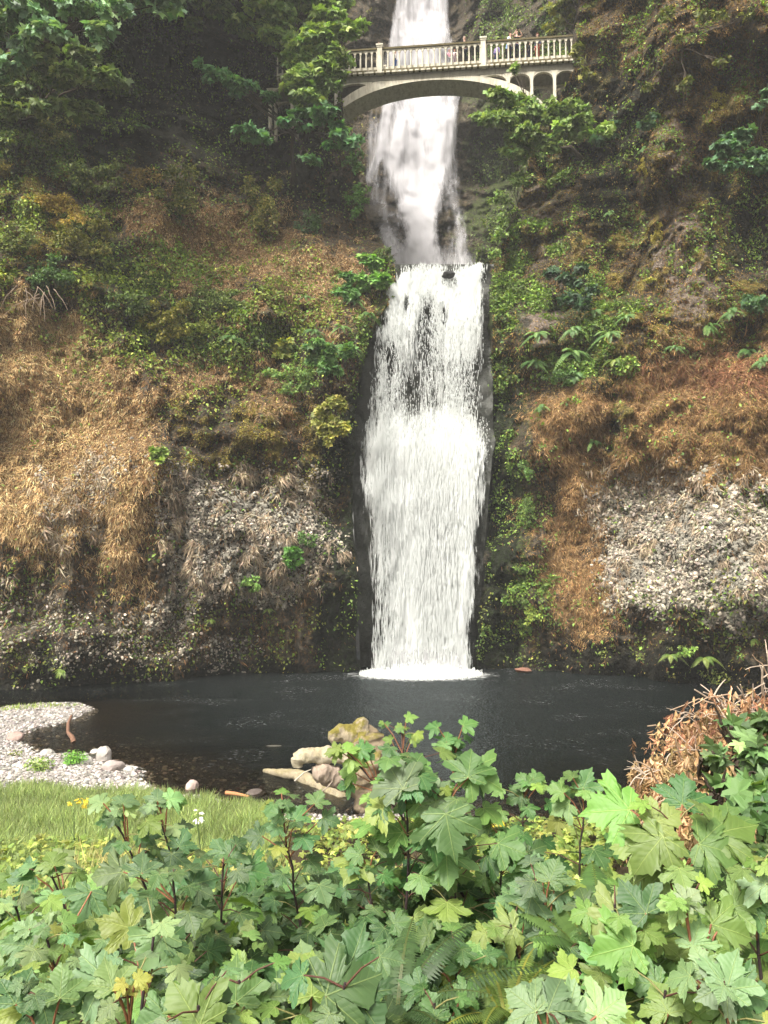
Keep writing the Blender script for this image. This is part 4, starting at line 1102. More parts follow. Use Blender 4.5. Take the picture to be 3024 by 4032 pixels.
def leaves(name, C, W, N, size, base, base2, label, lift=.10, tpl='S', up=.8, clump=(-.02, .16), seed=0, fs=.9):
    P, Nn, X, Y = csample(C, W, N)
    f = fbm(P, fs, 3, 140 + seed); k = RNG.random(N) < sm(f, *clump); P, Nn = P[k], Nn[k]; n = len(P); f = f[k]
    nn = nrm(Nn * .6 + np.array([0, 0, up]) + RNG.normal(size=(n, 3)) * .45); D = nrm(Nn * .5 + np.array([0, 0, -.5]) + RNG.normal(size=(n, 3)) * .7)
    s_ = size * (.55 + .8 * RNG.random(n)); Cc = vary(base, n, .35, .1, base2) * (1 + .5 * fbm(P, 1.4, 2, 150 + seed))[:, None]
    TV, TF = (LS_V, LS_F) if tpl == 'S' else (LM_V, LM_F)
    o = scatter_mesh(name, TV, TF, frames(D, nn, s_), P + nn * (RNG.random((n, 1)) * lift * (1 + f[:, None])), Cc, MAT['leaf'])
    return tag(o, label, kind='stuff')
def extra_right():
    C = CR; blades('dry_grass', C, inf(C) * (1 - C['dk'] * .75) * (1 - sm(C['Y'], 1450, 1650)) * (1 - C['ba'] * .5), 50000, .15, .035, (0.17, 0.10, 0.04), (0.36, 0.25, 0.08), 'short warm brown moss and dead grass over the upper right cliff', seed=11, out=.7, dark=.5)
one = lambda C: np.ones(C['X'].shape)
inf = lambda C: ((C['X'] > -260) & (C['X'] < 3280) & (C['Y'] > -200) & (C['Y'] < 2760)) * 1.0
SG, SG2 = (0.38, 0.25, 0.115), (0.66, 0.51, 0.28)
BG, BG2 = (0.13, 0.068, 0.030), (0.26, 0.14, 0.06)
for (C, N, sidew) in ((CL, 90000, 'left'), (CR, 60000, 'right')):
    X, Y = C['X'], C['Y']
    bright = sm(X, 700, 300) * sm(Y, 1000, 1250) if sidew == 'left' else 0 * X
    blades('dry_grass', C, inf(C) * C['st'] * (1 - C['li'] * .85) * (.55 + bright), int(N * .95), .24, .026, SG if sidew == 'left' else (0.24, 0.14, 0.062), SG2 if sidew == 'left' else (0.40, 0.27, 0.13), 'straw coloured dry grass hanging on the %s cliff' % sidew, seed=1)
    blades('dry_grass', C, inf(C) * (C['st'] * .8 + .25 * (1 - C['dk']) + .1) * (1 - C['li'] * .8) * (1 - C['gr'] * .5) * (1 - C['dk'] * .85), int(N * .75), .22, .028, BG, BG2, 'dark reddish brown dead grass matted on the %s cliff' % sidew, seed=2)
    blades('hanging_grass', C, inf(C) * np.maximum(C['li'], .5 * sm(X, 2300, 2450) * sm(Y, 1750, 1900)) * sm(Y, 1500, 1900) * (1 - sm(Y, 2250, 2400)) * (fbm(C['P'], 2.0, 2, 9) > .2), 8000, .42, .05, (0.26, 0.20, 0.14), (0.42, 0.35, 0.26), 'greyish beige tufts hanging over the speckled rock of the %s cliff' % sidew, seed=3, out=.2)
    lz = inf(C) * (C['li'] ** 1.2) * sm(fbm(C['P'], .9, 4, 21), -.3, .25)
    NCH = 8000 if sidew == 'left' else 12000
    Pc, Nc, Xc, Yc = csample(C, lz, NCH); sc_ = (.03 + .05 * RNG.random(NCH) ** 2) * (1.0 if sidew == 'left' else 1.35)
    Mc = frames(nrm(RNG.normal(size=(NCH, 3))), nrm(Nc + RNG.normal(size=(NCH, 3)) * .35), np.stack([sc_, sc_ * (.8 + .9 * RNG.random(NCH)), sc_ * .6], -1))
    tag(scatter_mesh('rock_chips', IV, IF, Mc, Pc + Nc * sc_[:, None] * .5, vary((0.19, 0.17, 0.14), NCH, .45, .06, (0.42, 0.37, 0.29)), MAT['stone']), 'pale angular stones studding the dark rock of the %s cliff' % sidew, kind='stuff')
    leaves('moss', C, inf(C) * (C['mo'] * 1.0 + (.05 if sidew == 'left' else .22) * (1 - C['li'])) * (1 - .8 * C['dk']), 60000, .085, (0.15, 0.12, 0.03), (0.34, 0.28, 0.05), 'yellowish moss and small plants on the %s cliff' % sidew, .06, seed=1, clump=(-.35, .15))
    leaves('ground_cover', C, inf(C) * (C['gr'] * 1.0 + .12 * (1 - C['st'] * .8)) * (1 - C['li'] * .85) * (1 - .88 * C['dk'] * (C['Y'] > 1100)), 110000, .17, (0.085, 0.155, 0.032), (0.25, 0.35, 0.065), 'green leafy creepers spreading over the %s cliff' % sidew, .22, seed=5)
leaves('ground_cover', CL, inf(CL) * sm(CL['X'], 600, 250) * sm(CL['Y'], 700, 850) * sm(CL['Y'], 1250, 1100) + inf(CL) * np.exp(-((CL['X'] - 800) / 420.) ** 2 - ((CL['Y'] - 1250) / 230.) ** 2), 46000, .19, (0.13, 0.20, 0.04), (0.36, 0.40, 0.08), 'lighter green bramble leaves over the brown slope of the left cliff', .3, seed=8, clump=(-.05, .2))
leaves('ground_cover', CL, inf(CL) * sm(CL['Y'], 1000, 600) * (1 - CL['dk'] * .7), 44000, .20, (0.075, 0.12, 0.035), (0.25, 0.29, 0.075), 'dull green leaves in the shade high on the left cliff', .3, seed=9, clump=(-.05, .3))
extra_right()
# light plants low on both faces
for C, sd in ((CL, 'left'), (CR, 'right')):
    leaves('ground_cover', C, inf(C) * sm(C['Y'], 2250, 2400) * (1 - sm(C['Y'], 2690, 2740)), 7000, .16, (0.10, 0.14, 0.03), (0.24, 0.26, 0.05), 'scattered yellow green sprigs low on the %s cliff above the water' % sd, .15, seed=12, clump=(.16, .3), fs=1.5)
leaves('ground_cover', CB, inf(CB) * (sm(CB['X'], 1820, 1960) + .0), 60000, .24, (0.07, 0.12, 0.035), (0.21, 0.27, 0.07), 'green plants on the far wall to the right of the upper waterfall', .5, seed=14, clump=(-.15, .15), fs=.5)
leaves('ground_cover', CB, inf(CB) * (1 - sm(CB['X'], 1440, 1500)) * (1 - sm(CB['Y'], 100, 900) * .8), 12000, .25, (0.10, 0.11, 0.03), (0.25, 0.22, 0.05), 'yellow green plants on the far wall left of the upper waterfall', .5, seed=15, clump=(-.05, .2), fs=.5)
blades('dry_grass', CR, inf(CR) * np.exp(-((CR['X'] - 2880) / 220.) ** 2 - ((CR['Y'] - 1470) / 60.) ** 2), 3500, .55, .04, (0.17, 0.075, 0.045), (0.28, 0.15, 0.08), 'rust red dead fronds hanging below the ferns of the right cliff', seed=6)

# ------------------------------------------------------------------ trees and shrubs
def branch(m, a, b, r0, r1, col=(0.05, 0.038, 0.028), sag=.1, n=7):
    t = np.linspace(0, 1, n)[:, None]; a = np.asarray(a, float); b = np.asarray(b, float); L = np.linalg.norm(b - a)
    p_ = a * (1 - t) + b * t + np.array([0, 0, 1]) * sag * L * (t * (1 - t)) * 1.5 + np.array(RNG.normal(size=(n, 3))) * .02 * L * np.sin(t * pi)
    m.tube(p_, np.linspace(r0, r1, n), 6, col)
def tree(name, label, cat, root, sprays, leaf, base, base2, dens=1.0, tpl='M', r0=.16, group=None, flat=.55, droop=.35, knee=None, up=.9, thick=.75):
    """sprays: (fx, fy, rx, ry, depth) in photo units"""
    leaf = leaf * (1.35 if tpl == 'M' else 1.15); root = np.asarray(root, float); e = tag(empty(name, root), label, cat, group)
    Cn = []; R = []; area = 0
    for (fx, fy, rx, ry, D) in sprays:
        c_ = at(fx, fy, D); s_ = D / FPX * .254; Cn.append(c_); R.append((rx * s_, thick * rx * s_ * .8, ry * s_ * 1.0)); area += rx * ry * s_ * s_
    Cn = np.array(Cn); R = np.array(R)
    # split each spray in small tiers for an uneven outline
    C2 = []; R2 = []
    for c_, r_ in zip(Cn, R):
        k = max(4, int(5 * r_[0]))
        for _ in range(k):
            q = nrm(RNG.normal(size=3)) * RNG.random() ** .6
            C2.append(c_ + q * r_ * .85); R2.append(r_ * np.array([.45, .45, .45 * flat]) * (.6 + .6 * RNG.random()))
    n = int(dens * area / (leaf * leaf) * (15.0 if tpl == 'S' else 19.0))
    cloud('crown', C2, R2, n, leaf, base, base2, tpl, e, droop=droop, up=up)
    m = MB(); kn = root * .35 + Cn.mean(0) * .65 if knee is None else np.asarray(knee, float)
    kn = kn + np.array([0, .4, -.2]); branch(m, root - root, kn - root, r0, r0 * .6, sag=0)
    for c_, r_ in zip(Cn, R):
        branch(m, kn - root, c_ - root, r0 * .42, .018)
        for _ in range(3): branch(m, (kn * .4 + c_ * .6) - root, c_ + RNG.normal(size=3) * r_ * .6 - root, .022, .007)
    m.build('trunk', MAT['bark'], e, True)
    return e
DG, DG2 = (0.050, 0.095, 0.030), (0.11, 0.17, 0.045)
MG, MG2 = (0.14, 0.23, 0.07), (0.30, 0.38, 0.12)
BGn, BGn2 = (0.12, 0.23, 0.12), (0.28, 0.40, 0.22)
ctree = cpt(150, 120, .3)[0]
tree('maple_tree', 'bluish green maple with drooping sprays in the top left corner', 'tree', cpt(-120, 260, -.2)[0],
     [(40, 30, 120, 50, 33), (150, 110, 110, 60, 33), (330, 40, 130, 60, 33.5), (380, 120, 90, 50, 33), (430, 50, 90, 60, 33), (90, 180, 110, 50, 34), (230, 100, 80, 50, 33.5), (-60, 100, 120, 110, 34), (200, -60, 260, 80, 34), (570, -30, 160, 60, 35), (620, 20, 60, 40, 35), (20, 250, 110, 50, 34), (140, 60, 130, 50, 33.5), (260, 150, 60, 40, 33.5), (480, 20, 90, 40, 34)], .28, BGn, BGn2, 1.7, droop=.7)
tree('maple_tree', 'shaded dull green tree below the top left corner maple', 'tree', cpt(60, 480, -.2)[0],
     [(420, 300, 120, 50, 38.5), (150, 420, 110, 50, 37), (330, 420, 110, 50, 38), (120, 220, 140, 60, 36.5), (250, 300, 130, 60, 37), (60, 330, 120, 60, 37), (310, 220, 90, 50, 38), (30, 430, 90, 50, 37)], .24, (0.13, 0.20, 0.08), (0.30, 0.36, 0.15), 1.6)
tree('maple_tree', 'tall bright green maple whose crown hides the left end of the bridge', 'tree', cpt(1200, 560, -.3)[0],
     [(1080, 60, 120, 55, 43.5), (1190, 160, 110, 50, 43), (1260, 60, 120, 60, 44), (1350, 120, 90, 55, 43), (1290, 210, 100, 50, 43), (1330, 300, 70, 45, 43), (1250, 290, 120, 50, 43), (1150, 230, 100, 45, 43.5), (1410, 90, 36, 36, 43.5), (1260, 350, 90, 40, 43), (960, 100, 90, 60, 45), (1200, 290, 80, 45, 43), (1230, 300, 90, 50, 42.8), (1180, 350, 90, 40, 43), (1270, 250, 70, 40, 42.8), (1240, 380, 90, 40, 42.8), (1120, 150, 110, 50, 43.5), (1290, 130, 90, 50, 43), (860, 20, 120, 60, 46), (760, 90, 70, 40, 47), (1100, -40, 200, 60, 44), (1280, 20, 110, 60, 45)], .24, MG, MG2, 2.0, knee=at(1230, 330, 44.5))
tree('maple_tree', 'maple with layered teal green sprays hanging in the dark hollow left of the bridge arch', 'tree', cpt(1150, 760, -.3)[0],
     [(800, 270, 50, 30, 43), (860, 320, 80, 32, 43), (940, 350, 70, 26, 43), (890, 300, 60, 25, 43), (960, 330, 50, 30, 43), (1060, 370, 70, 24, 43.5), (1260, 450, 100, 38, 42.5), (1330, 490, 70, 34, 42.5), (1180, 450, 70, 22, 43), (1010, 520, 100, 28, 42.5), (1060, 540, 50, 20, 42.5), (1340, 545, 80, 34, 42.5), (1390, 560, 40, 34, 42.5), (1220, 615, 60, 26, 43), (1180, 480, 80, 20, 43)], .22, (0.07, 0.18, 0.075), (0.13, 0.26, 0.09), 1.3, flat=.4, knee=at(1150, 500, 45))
tree('maple_tree', 'bright bigleaf maple growing below the right end of the bridge', 'tree', cpt(2330, 640, -.3)[0],
     [(1990, 390, 90, 42, 42), (2060, 400, 70, 36, 42.5), (1900, 450, 80, 35, 42), (1980, 470, 110, 50, 42), (2100, 440, 120, 50, 42), (2200, 430, 110, 50, 42), (2070, 530, 110, 50, 42), (2260, 500, 120, 40, 41.5), (2350, 520, 80, 40, 41), (2040, 600, 80, 45, 42.5), (2230, 440, 80, 40, 42.5), (2020, 280, 26, 26, 44.5), (2150, 560, 90, 40, 42)], .19, MG, MG2, 2.0, flat=.5, knee=at(2150, 520, 43.5))
tree('shrub', 'leafy green shrub trailing down the right lip of the gorge', 'shrub', cpt(2130, 800, -.2)[0],
     [(2020, 690, 60, 60, 43.5), (1990, 780, 50, 50, 43.5), (2000, 860, 50, 50, 43.5), (1965, 930, 45, 50, 43.5), (2040, 610, 60, 50, 43.5), (1950, 1010, 50, 34, 43)], .17, MG, MG2, 1.3, 'S', .06)
tree('maple_tree', 'yellow green tree above the right end of the bridge', 'tree', cpt(2400, 230, -.2)[0],
     [(2190, 40, 80, 60, 48), (2270, 60, 90, 60, 47), (2160, 110, 50, 40, 48), (2340, 30, 80, 60, 45), (2380, 130, 60, 60, 43), (2290, 190, 60, 50, 44), (2250, -60, 200, 60, 46), (2300, 280, 50, 60, 43.5)], .20, (0.12, 0.15, 0.03), (0.30, 0.28, 0.06), 1.0)
tree('maple_tree', 'small maple with pale layered leaves jutting from the right cliff near the frame edge', 'tree', cpt(3080, 700, -.2)[0],
     [(2800, 640, 70, 22, 34.5), (2860, 580, 90, 30, 34.5), (2930, 540, 90, 30, 34.5), (2980, 600, 90, 30, 34.5), (2890, 650, 90, 24, 34.5), (3010, 660, 90, 30, 34.5), (2990, 400, 40, 30, 34.5), (3020, 360, 40, 20, 34.5), (3060, 540, 60, 60, 34.5)], .20, (0.07, 0.15, 0.075), (0.14, 0.24, 0.12), 1.4, flat=.4)
tree('shrub', 'dark teal maple shrub on the ledge right of the lower waterfall lip', 'shrub', cpt(2400, 1220, -.2)[0],
     [(2180, 1070, 60, 26, 40), (2260, 1110, 70, 34, 39.5), (2330, 1150, 50, 34, 39.5), (2240, 1170, 70, 28, 39.5), (2300, 1060, 50, 22, 40), (2290, 1200, 60, 20, 39.5)], .20, (0.035, 0.08, 0.04), (0.07, 0.13, 0.06), 1.3, flat=.45, r0=.05)
tree('shrub', 'small teal green shrub on the dark right wall under the bridge end', 'shrub', cpt(2520, 560, -.2)[0],
     [(2390, 520, 50, 22, 41), (2350, 560, 50, 24, 41), (2420, 490, 30, 18, 41), (2560, 480, 50, 40, 38)], .18, (0.045, 0.10, 0.05), (0.08, 0.15, 0.06), 1.2, flat=.45, r0=.05)
tree('shrub', 'small bright shrub high on the reddish ridge of the right cliff', 'shrub', cpt(2640, 120, -.2)[0],
     [(2550, 330, 30, 40, 37.5), (2700, 350, 45, 60, 37), (2840, 240, 50, 24, 36), (2800, 60, 90, 50, 36), (2950, 60, 70, 40, 35.5), (2620, 60, 60, 60, 37), (2680, 140, 40, 30, 37)], .17, (0.09, 0.12, 0.03), (0.22, 0.22, 0.05), .9, 'S', r0=.05)
def shrub(label, fx, fy, rx, ry, off, leaf, base, base2, dens=1.0, tpl='S', name='shrub', cat='shrub', group='shrubs on the cliffs', lobes=5, **kw):
    p_, n_, C = cpt(fx, fy + ry * .3, 0); D = p_[1] - off - .3
    sp = [(fx, fy, rx * .7, ry * .7, D)]
    for k in range(lobes):
        a_ = 2 * pi * k / lobes + RNG.random(); sp.append((fx + math.cos(a_) * rx * .6, fy + math.sin(a_) * ry * .55, rx * .45, ry * .42, D + .2 * RNG.normal()))
    return tree(name, label, cat, p_, sp, leaf, base, base2, dens, tpl, .03, group, flat=.8, **kw)
YG, YG2 = (0.16, 0.17, 0.035), (0.34, 0.30, 0.06)
shrub('golden yellow bush at the top of the left slope', 210, 830, 150, 95, .7, .14, (0.365, 0.257, 0.068), (0.600, 0.459, 0.121), 1.5)
shrub('round olive green bush right of the golden one on the left slope', 320, 950, 140, 110, .7, .13, (0.149, 0.162, 0.041), (0.324, 0.297, 0.081), 1.5)
shrub('deep green bush below the golden bush on the left slope', 190, 1070, 130, 90, .6, .14, (0.054, 0.115, 0.034), (0.108, 0.189, 0.047), 1.4)
shrub('olive bush at the left frame edge beside the golden one', 50, 940, 100, 80, .6, .13, (0.095, 0.135, 0.034), (0.216, 0.230, 0.054), 1.3)
shrub('bright yellow green bush in the middle of the left cliff', 650, 1260, 130, 95, 1.0, .15, YG, YG2, 1.5)
shrub('small lime bush just right of the bright yellow green one', 780, 1300, 70, 50, .6, .13, (0.238, 0.311, 0.073), (0.456, 0.493, 0.109), 1.3)
shrub('low mid green bush left of the lime one', 520, 1190, 120, 60, .5, .14, (0.068, 0.121, 0.034), (0.162, 0.216, 0.054), 1.2)
shrub('wide green bush on the brown slope above the lime one', 860, 1180, 150, 90, .5, .13, (0.109, 0.173, 0.055), (0.274, 0.328, 0.092), 1.2)
shrub('dark leafy bush with yellow tips high in the middle of the left cliff', 700, 740, 110, 160, .8, .15, (0.095, 0.135, 0.041), (0.351, 0.324, 0.108), 1.4)
shrub('bush with yellowing leaves standing in front of the dark hollow', 1040, 800, 100, 150, .8, .15, (0.108, 0.149, 0.041), (0.459, 0.378, 0.121), 1.4)
shrub('brownish thicket left of the yellow tipped dark bush', 560, 700, 90, 60, .6, .15, (0.176, 0.135, 0.041), (0.351, 0.230, 0.081), 1.1)
shrub('dark green thicket on the shaded upper slope', 380, 700, 130, 80, .6, .15, (0.081, 0.121, 0.041), (0.216, 0.243, 0.081), 1.4)
shrub('olive shrub climbing the left frame edge cliff below the shaded tree', 190, 500, 120, 80, .7, .15, (0.108, 0.149, 0.047), (0.324, 0.297, 0.095), 1.4)
shrub('fresh green maple shrub at the left lip of the lower waterfall', 1470, 1080, 95, 85, 1.0, .19, (0.146, 0.292, 0.073), (0.255, 0.437, 0.109), 1.6, 'M')
shrub('dark green fern clad hump above the left lip of the lower waterfall', 1510, 1010, 55, 45, .6, .13, (0.081, 0.135, 0.041), (0.162, 0.216, 0.054), 1.3)
shrub('leafy shrub below the fresh maple shrub beside the waterfall', 1370, 1130, 60, 70, .6, .16, (0.092, 0.201, 0.063), (0.163, 0.311, 0.092), 1.3, 'M')
shrub('green shrub at mid height left of the waterfall', 1290, 1400, 110, 95, 1.0, .16, (0.082, 0.182, 0.063), (0.182, 0.311, 0.092), 1.4, 'M')
shrub('yellowish maple shrub leaning over beside the lower waterfall', 1310, 1640, 90, 115, 1.2, .16, (0.203, 0.230, 0.054), (0.405, 0.365, 0.095), 1.5, 'M')
shrub('green mass of small leaves above the yellowish leaning maple shrub', 1170, 1490, 130, 90, .9, .14, (0.128, 0.238, 0.073), (0.292, 0.383, 0.092), 1.3)
shrub('two toned young maple with a yellow side in the left cliff', 1110, 1370, 45, 50, .6, .17, (0.176, 0.257, 0.054), (0.432, 0.405, 0.081), 1.4, 'M')
shrub('fresh green plant standing out from the speckled dark rock', 1150, 2190, 48, 50, .6, .17, (0.108, 0.270, 0.054), (0.176, 0.378, 0.081), 1.6, 'M')
shrub('light green cushion of leaves on the speckled rock', 985, 2300, 50, 40, .4, .12, (0.162, 0.297, 0.068), (0.270, 0.405, 0.095), 1.4)
shrub('small green plant above the fresh one beside the wet wall', 1210, 2120, 45, 40, .4, .12, (0.081, 0.176, 0.041), (0.162, 0.270, 0.068), 1.1)
shrub('small yellow green plant at the top of the speckled left rock', 620, 1790, 42, 38, .4, .15, (0.162, 0.257, 0.054), (0.270, 0.351, 0.081), 1.2, 'M')
shrub('hanging green bush on the left edge of the gorge under the arch', 1410, 790, 60, 90, .6, .18, (0.100, 0.219, 0.055), (0.201, 0.347, 0.092), 1.2)
shrub('drooping green bush on the gorge edge above the hanging one', 1395, 620, 50, 70, .6, .18, (0.092, 0.201, 0.063), (0.182, 0.328, 0.092), 1.2)
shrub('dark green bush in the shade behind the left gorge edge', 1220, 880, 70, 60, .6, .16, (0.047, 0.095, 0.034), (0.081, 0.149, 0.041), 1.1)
shrub('leafy bush left edge of the right cliff beside the dry straw wall', 2070, 1830, 34, 70, .5, .12, (0.128, 0.238, 0.073), (0.255, 0.401, 0.109), 1.2)
shrub('green bush in the line of plants right of the waterfall below mid height', 2080, 2010, 36, 60, .4, .12, (0.109, 0.201, 0.055), (0.255, 0.328, 0.092), 1.1)
shrub('yellow green bush low beside the wet wall right of the waterfall', 2100, 2420, 44, 60, .4, .12, (0.182, 0.274, 0.055), (0.401, 0.456, 0.092), 1.1)
shrub('small dark bush under the ferns right of the waterfall', 2230, 1480, 90, 40, .5, .13, (0.068, 0.135, 0.041), (0.135, 0.230, 0.068), 1.2)
shrub('yellow green moss mound with leaves on the upper right cliff', 2820, 390, 55, 60, .2, .08, (0.324, 0.284, 0.054), (0.513, 0.446, 0.081), 2.0)
shrub('rounded golden moss mound in the middle of the right cliff', 2540, 660, 36, 46, .2, .07, (0.270, 0.230, 0.054), (0.459, 0.392, 0.081), 2.0)
shrub('small bright moss cap on the broken rock of the right cliff', 2565, 1105, 34, 20, .2, .06, (0.338, 0.338, 0.068), (0.540, 0.513, 0.095), 2.2)
shrub('elongated golden moss streak beside the pale rock of the right cliff', 2585, 920, 26, 60, .2, .07, (0.270, 0.230, 0.054), (0.459, 0.392, 0.081), 2.0)
shrub('bright green low shrub at the foot of the right cliff beside the fern', 2700, 2560, 50, 32, .3, .13, (0.203, 0.338, 0.068), (0.338, 0.486, 0.108), 1.4)
shrub('teal leaved shrub at the right frame edge above the ferns', 2980, 1190, 70, 50, .6, .18, (0.068, 0.149, 0.068), (0.135, 0.230, 0.095), 1.3, 'M')
# out of frame: a crown added to shade the hollow
tree('maple_tree', 'unseen leafy crown added above the top of the left cliff to shade the dark hollow', 'tree', cpt(700, -200, -.2)[0],
     [(420, -110, 260, 70, 38), (750, -90, 200, 60, 41), (700, -250, 300, 100, 40), (1000, -200, 260, 90, 42), (300, -260, 300, 100, 37), (620, -20, 110, 30, 43)], .4, DG, DG2, 1.3)

# ferns clinging to the cliffs: four shapes, copied
FP = [fern_mesh('fern', 13, 1.0, 'hang', 15, .17, col=(0.09, 0.19, 0.06), col2=(0.20, 0.32, 0.10), width=.06) for _ in range(3)]
FY = [fern_mesh('fern', 11, 1.0, 'hang', 15, .17, col=(0.11, 0.19, 0.04), col2=(0.24, 0.30, 0.07), width=.06) for _ in range(2)]
used = set()
def fern(label, fx, fy, sz, y=False, sx=1.0):
    p_, n_, C = cpt(fx, fy, .12); src = random.choice(FY if y else FP)
    h = math.atan2(n_[1], n_[0]) + pi / 2 if abs(n_[1]) > .2 else 0
    h = max(-.7, min(.7, h)); sz *= 1.2; p_ = p_ + nrm(np.array([0, 0, EYE]) - p_) * .35; M = Matrix.Translation(p_) @ Matrix.Rotation(h, 4, 'Z') @ Matrix.Diagonal((sz * sx, sz, sz, 1))
    if src.name in used: o = clone(src, M, 'fern')
    else: used.add(src.name); o = src; o.matrix_world = M
    return tag(o, label, 'fern', 'ferns on the cliffs')
for row in [
 ('broad sword fern at the left of the fern bank right of the waterfall', 2120, 1320, 1.15), ('fern fanning out above the middle of the fern bank right of the waterfall', 2260, 1300, 1.1),
 ('fern with long low fronds in the middle of the right fern bank', 2250, 1390, 1.3), ('fern at the bottom of the fern bank, over the brown dead grass', 2270, 1480, 1.1),
 ('fern with arching fronds at the right of the fern bank', 2400, 1320, 1.2), ('upper fern of the bank beside the teal shrub', 2340, 1230, .9), ('fern leaning toward the waterfall below the bank', 2110, 1430, .9),
 ('small fern close to the mossy wet wall right of the waterfall', 2140, 1600, .8), ('fern between the bank and the pale rock', 2470, 1250, .8),
 ('large fern at the right end of the cliff above rust red fronds', 2780, 1290, 1.2), ('fern drooping beside the right frame edge over rust red fronds', 2940, 1390, 1.1), ('fern above the drooping one near the right frame edge', 2890, 1230, 1.1), ('fern half out of the frame at the right edge', 3010, 1420, 1.0),
 ('small fern left of the large fern near the right frame edge', 2660, 1370, .6),
 ('fern under the left lip of the lower waterfall', 1400, 1180, .9), ('second fern below the left lip, lower down', 1450, 1240, .8), ('fern left of the waterfall at the height of the dark rock window', 1340, 1290, .8),
 ('fern beside the mid height shrub left of the waterfall', 1370, 1370, .9), ('dark fern fronds in the brown slope above the waterfall shrubs', 1240, 1310, .8), ('single fern on the reddish brown slope left of the falls', 1200, 1170, .6),
 ('fern high in the dark part of the right cliff', 2400, 840, .6), ('small fern beside the golden moss mound', 2540, 590, .6), ('fern on the straw wall right of the waterfall', 2330, 1740, .7), ('small fern in the shaded hollow of the left cliff', 560, 500, .7), ('fern in the creepers of the left cliff right of the lime bush', 920, 1330, .8)]:
    fern(*row)
for row in [('lime green fern at the foot of the right cliff', 2770, 2590, .95), ('yellow green fern just left of the lime green one under the right cliff', 2640, 2580, .75), ('pale fern at the end of the right fern bank', 2430, 1420, .9), ('pale fern hanging low over the left speckled rock', 1050, 2400, .5), ('pale green fern near the waterline of the left cliff', 250, 2640, .6), ('light fern above the waterline under the left speckled rock', 830, 2440, .35),
            ('light fern near the bottom right corner of the right cliff', 2960, 2520, .6), ('light fern on top of the hump at the left waterfall lip', 1500, 990, .8)]:
    fern(row[0], row[1], row[2], row[3], True)
for o in FP + FY:
    if o.name not in used: bpy.data.objects.remove(o)

# bare pale twigs at the top of the straw slope
m = MB()
p0, _, _ = cpt(150, 1230, .5)
for k in range(13):
    a_ = at(60 + 160 * RNG.random(), 1120 + 60 * RNG.random(), 35.8 - .8 * RNG.random()); b_ = a_ + np.array([RNG.normal() * .8, -.3 * RNG.random(), -.6 - 1.0 * RNG.random()])
    branch(m, a_ - p0, b_ - p0, .018, .006, (0.30, 0.23, 0.17), sag=.25, n=6)
o = m.build('dead_branches', MAT['bark']); o.location = p0; tag(o, 'bundle of bare pale twigs at the top of the straw slope', 'branches')
# ------------------------------------------------------------------ shore plants
def leaf_ground(name, X, Y, hgt, L, W, base, base2, label, mat='leaf', lean=.25):
    n = len(X); Zg = ground_z(X, Y); D = nrm(np.stack([RNG.normal(size=n) * lean, RNG.normal(size=n) * lean, np.ones(n)], -1)); nn = nrm(np.stack([RNG.normal(size=n) * .5, -np.ones(n), RNG.random(n) * .3], -1))
    pn_ = fbm(np.stack([X, Y, 0 * X], -1), 1.6, 4, 7); l = L * (.5 + .8 * RNG.random(n)) * (1 + .7 * pn_); Cc = vary(base, n, .3, .08, base2) * (1 + .55 * pn_)[:, None]
    P = np.stack([X, Y, Zg + hgt * RNG.random(n)], -1)
    o = scatter_mesh(name, BL_V, BL_F3, frames(D, nn, np.stack([W * (.6 + .8 * RNG.random(n)), l, l * .8], -1)), P, Cc, MAT[mat])
    return tag(o, label, kind='stuff')
n = 150000; X = -14 + 14.5 * RNG.random(n); Y = 11.5 + 8.0 * RNG.random(n)
fx_, fy_ = px_of(np.stack([X, Y, ground_z(X, Y) + .15], -1))
top = np.interp(fx_, [-200, 0, 200, 330, 560, 620, 800, 1060, 1150], [3080, 3090, 3070, 3110, 3110, 3120, 3150, 3160, 3230])
k = (fy_ > top + 30 * fbm(np.stack([X, Y, 0 * X], -1), 1.5, 2, 4)) & (fx_ > -250) & (fx_ < 1120) & (sdf(X, Y, SH) > .1); X, Y = X[k], Y[k]
leaf_ground('horsetail', X, Y, .12, .26, .012, (0.155, 0.215, 0.065), (0.27, 0.33, 0.11), 'soft bright green horsetail carpet on the near left bank', lean=.55)
# low moss on the far edge of the gravel
n = 9000; X = -15 + 7 * RNG.random(n); Y = 22 + 9 * RNG.random(n); fx_, fy_ = px_of(np.stack([X, Y, 0 * X + .05], -1)); k = (np.abs(fy_ - np.interp(fx_, [-200, 0, 320], [2800, 2800, 2775])) < 9) & (sdf(X, Y, SH) > .03) & (fx_ < 330)
leaf_ground('grass', X[k], Y[k], .02, .12, .02, (0.16, 0.24, 0.04), (0.3, 0.36, 0.08), 'thin line of green along the far edge of the gravel bar')
def clump(label, fx, fy, r, n, size, base, base2, name='plant', tpl='S', h=.6, group='small plants on the gravel bar'):
    p_ = on_z(fx, fy, .05); p_ = np.array([p_[0], p_[1], float(ground_z(p_[0], p_[1]))]); e = tag(empty(name, p_), label, 'plant', group)
    cloud('foliage', [p_ + [0, 0, r * h * .7]], [(r, r, r * h)], n, size, base, base2, tpl, e)
    m = MB()
    for k in range(7): branch(m, [0, 0, 0], RNG.normal(size=3) * r * [.5, .5, .1] + [0, 0, r * h], .012, .005, (0.08, 0.09, 0.04), n=4)
    m.build('stems', MAT['bark'], e); return e
clump('round bright green clump on the gravel bar near the white boulders', 295, 3012, .34, 500, .08, (0.10, 0.24, 0.04), (0.2, 0.36, 0.07))
clump('loose light green plant on the left part of the gravel bar', 150, 3045, .36, 350, .08, (0.18, 0.28, 0.07), (0.32, 0.4, 0.12))
clump('tiny green tuft beside the pinkish stone', 460, 3025, .15, 120, .06, (0.16, 0.26, 0.06), (0.3, 0.36, 0.1))
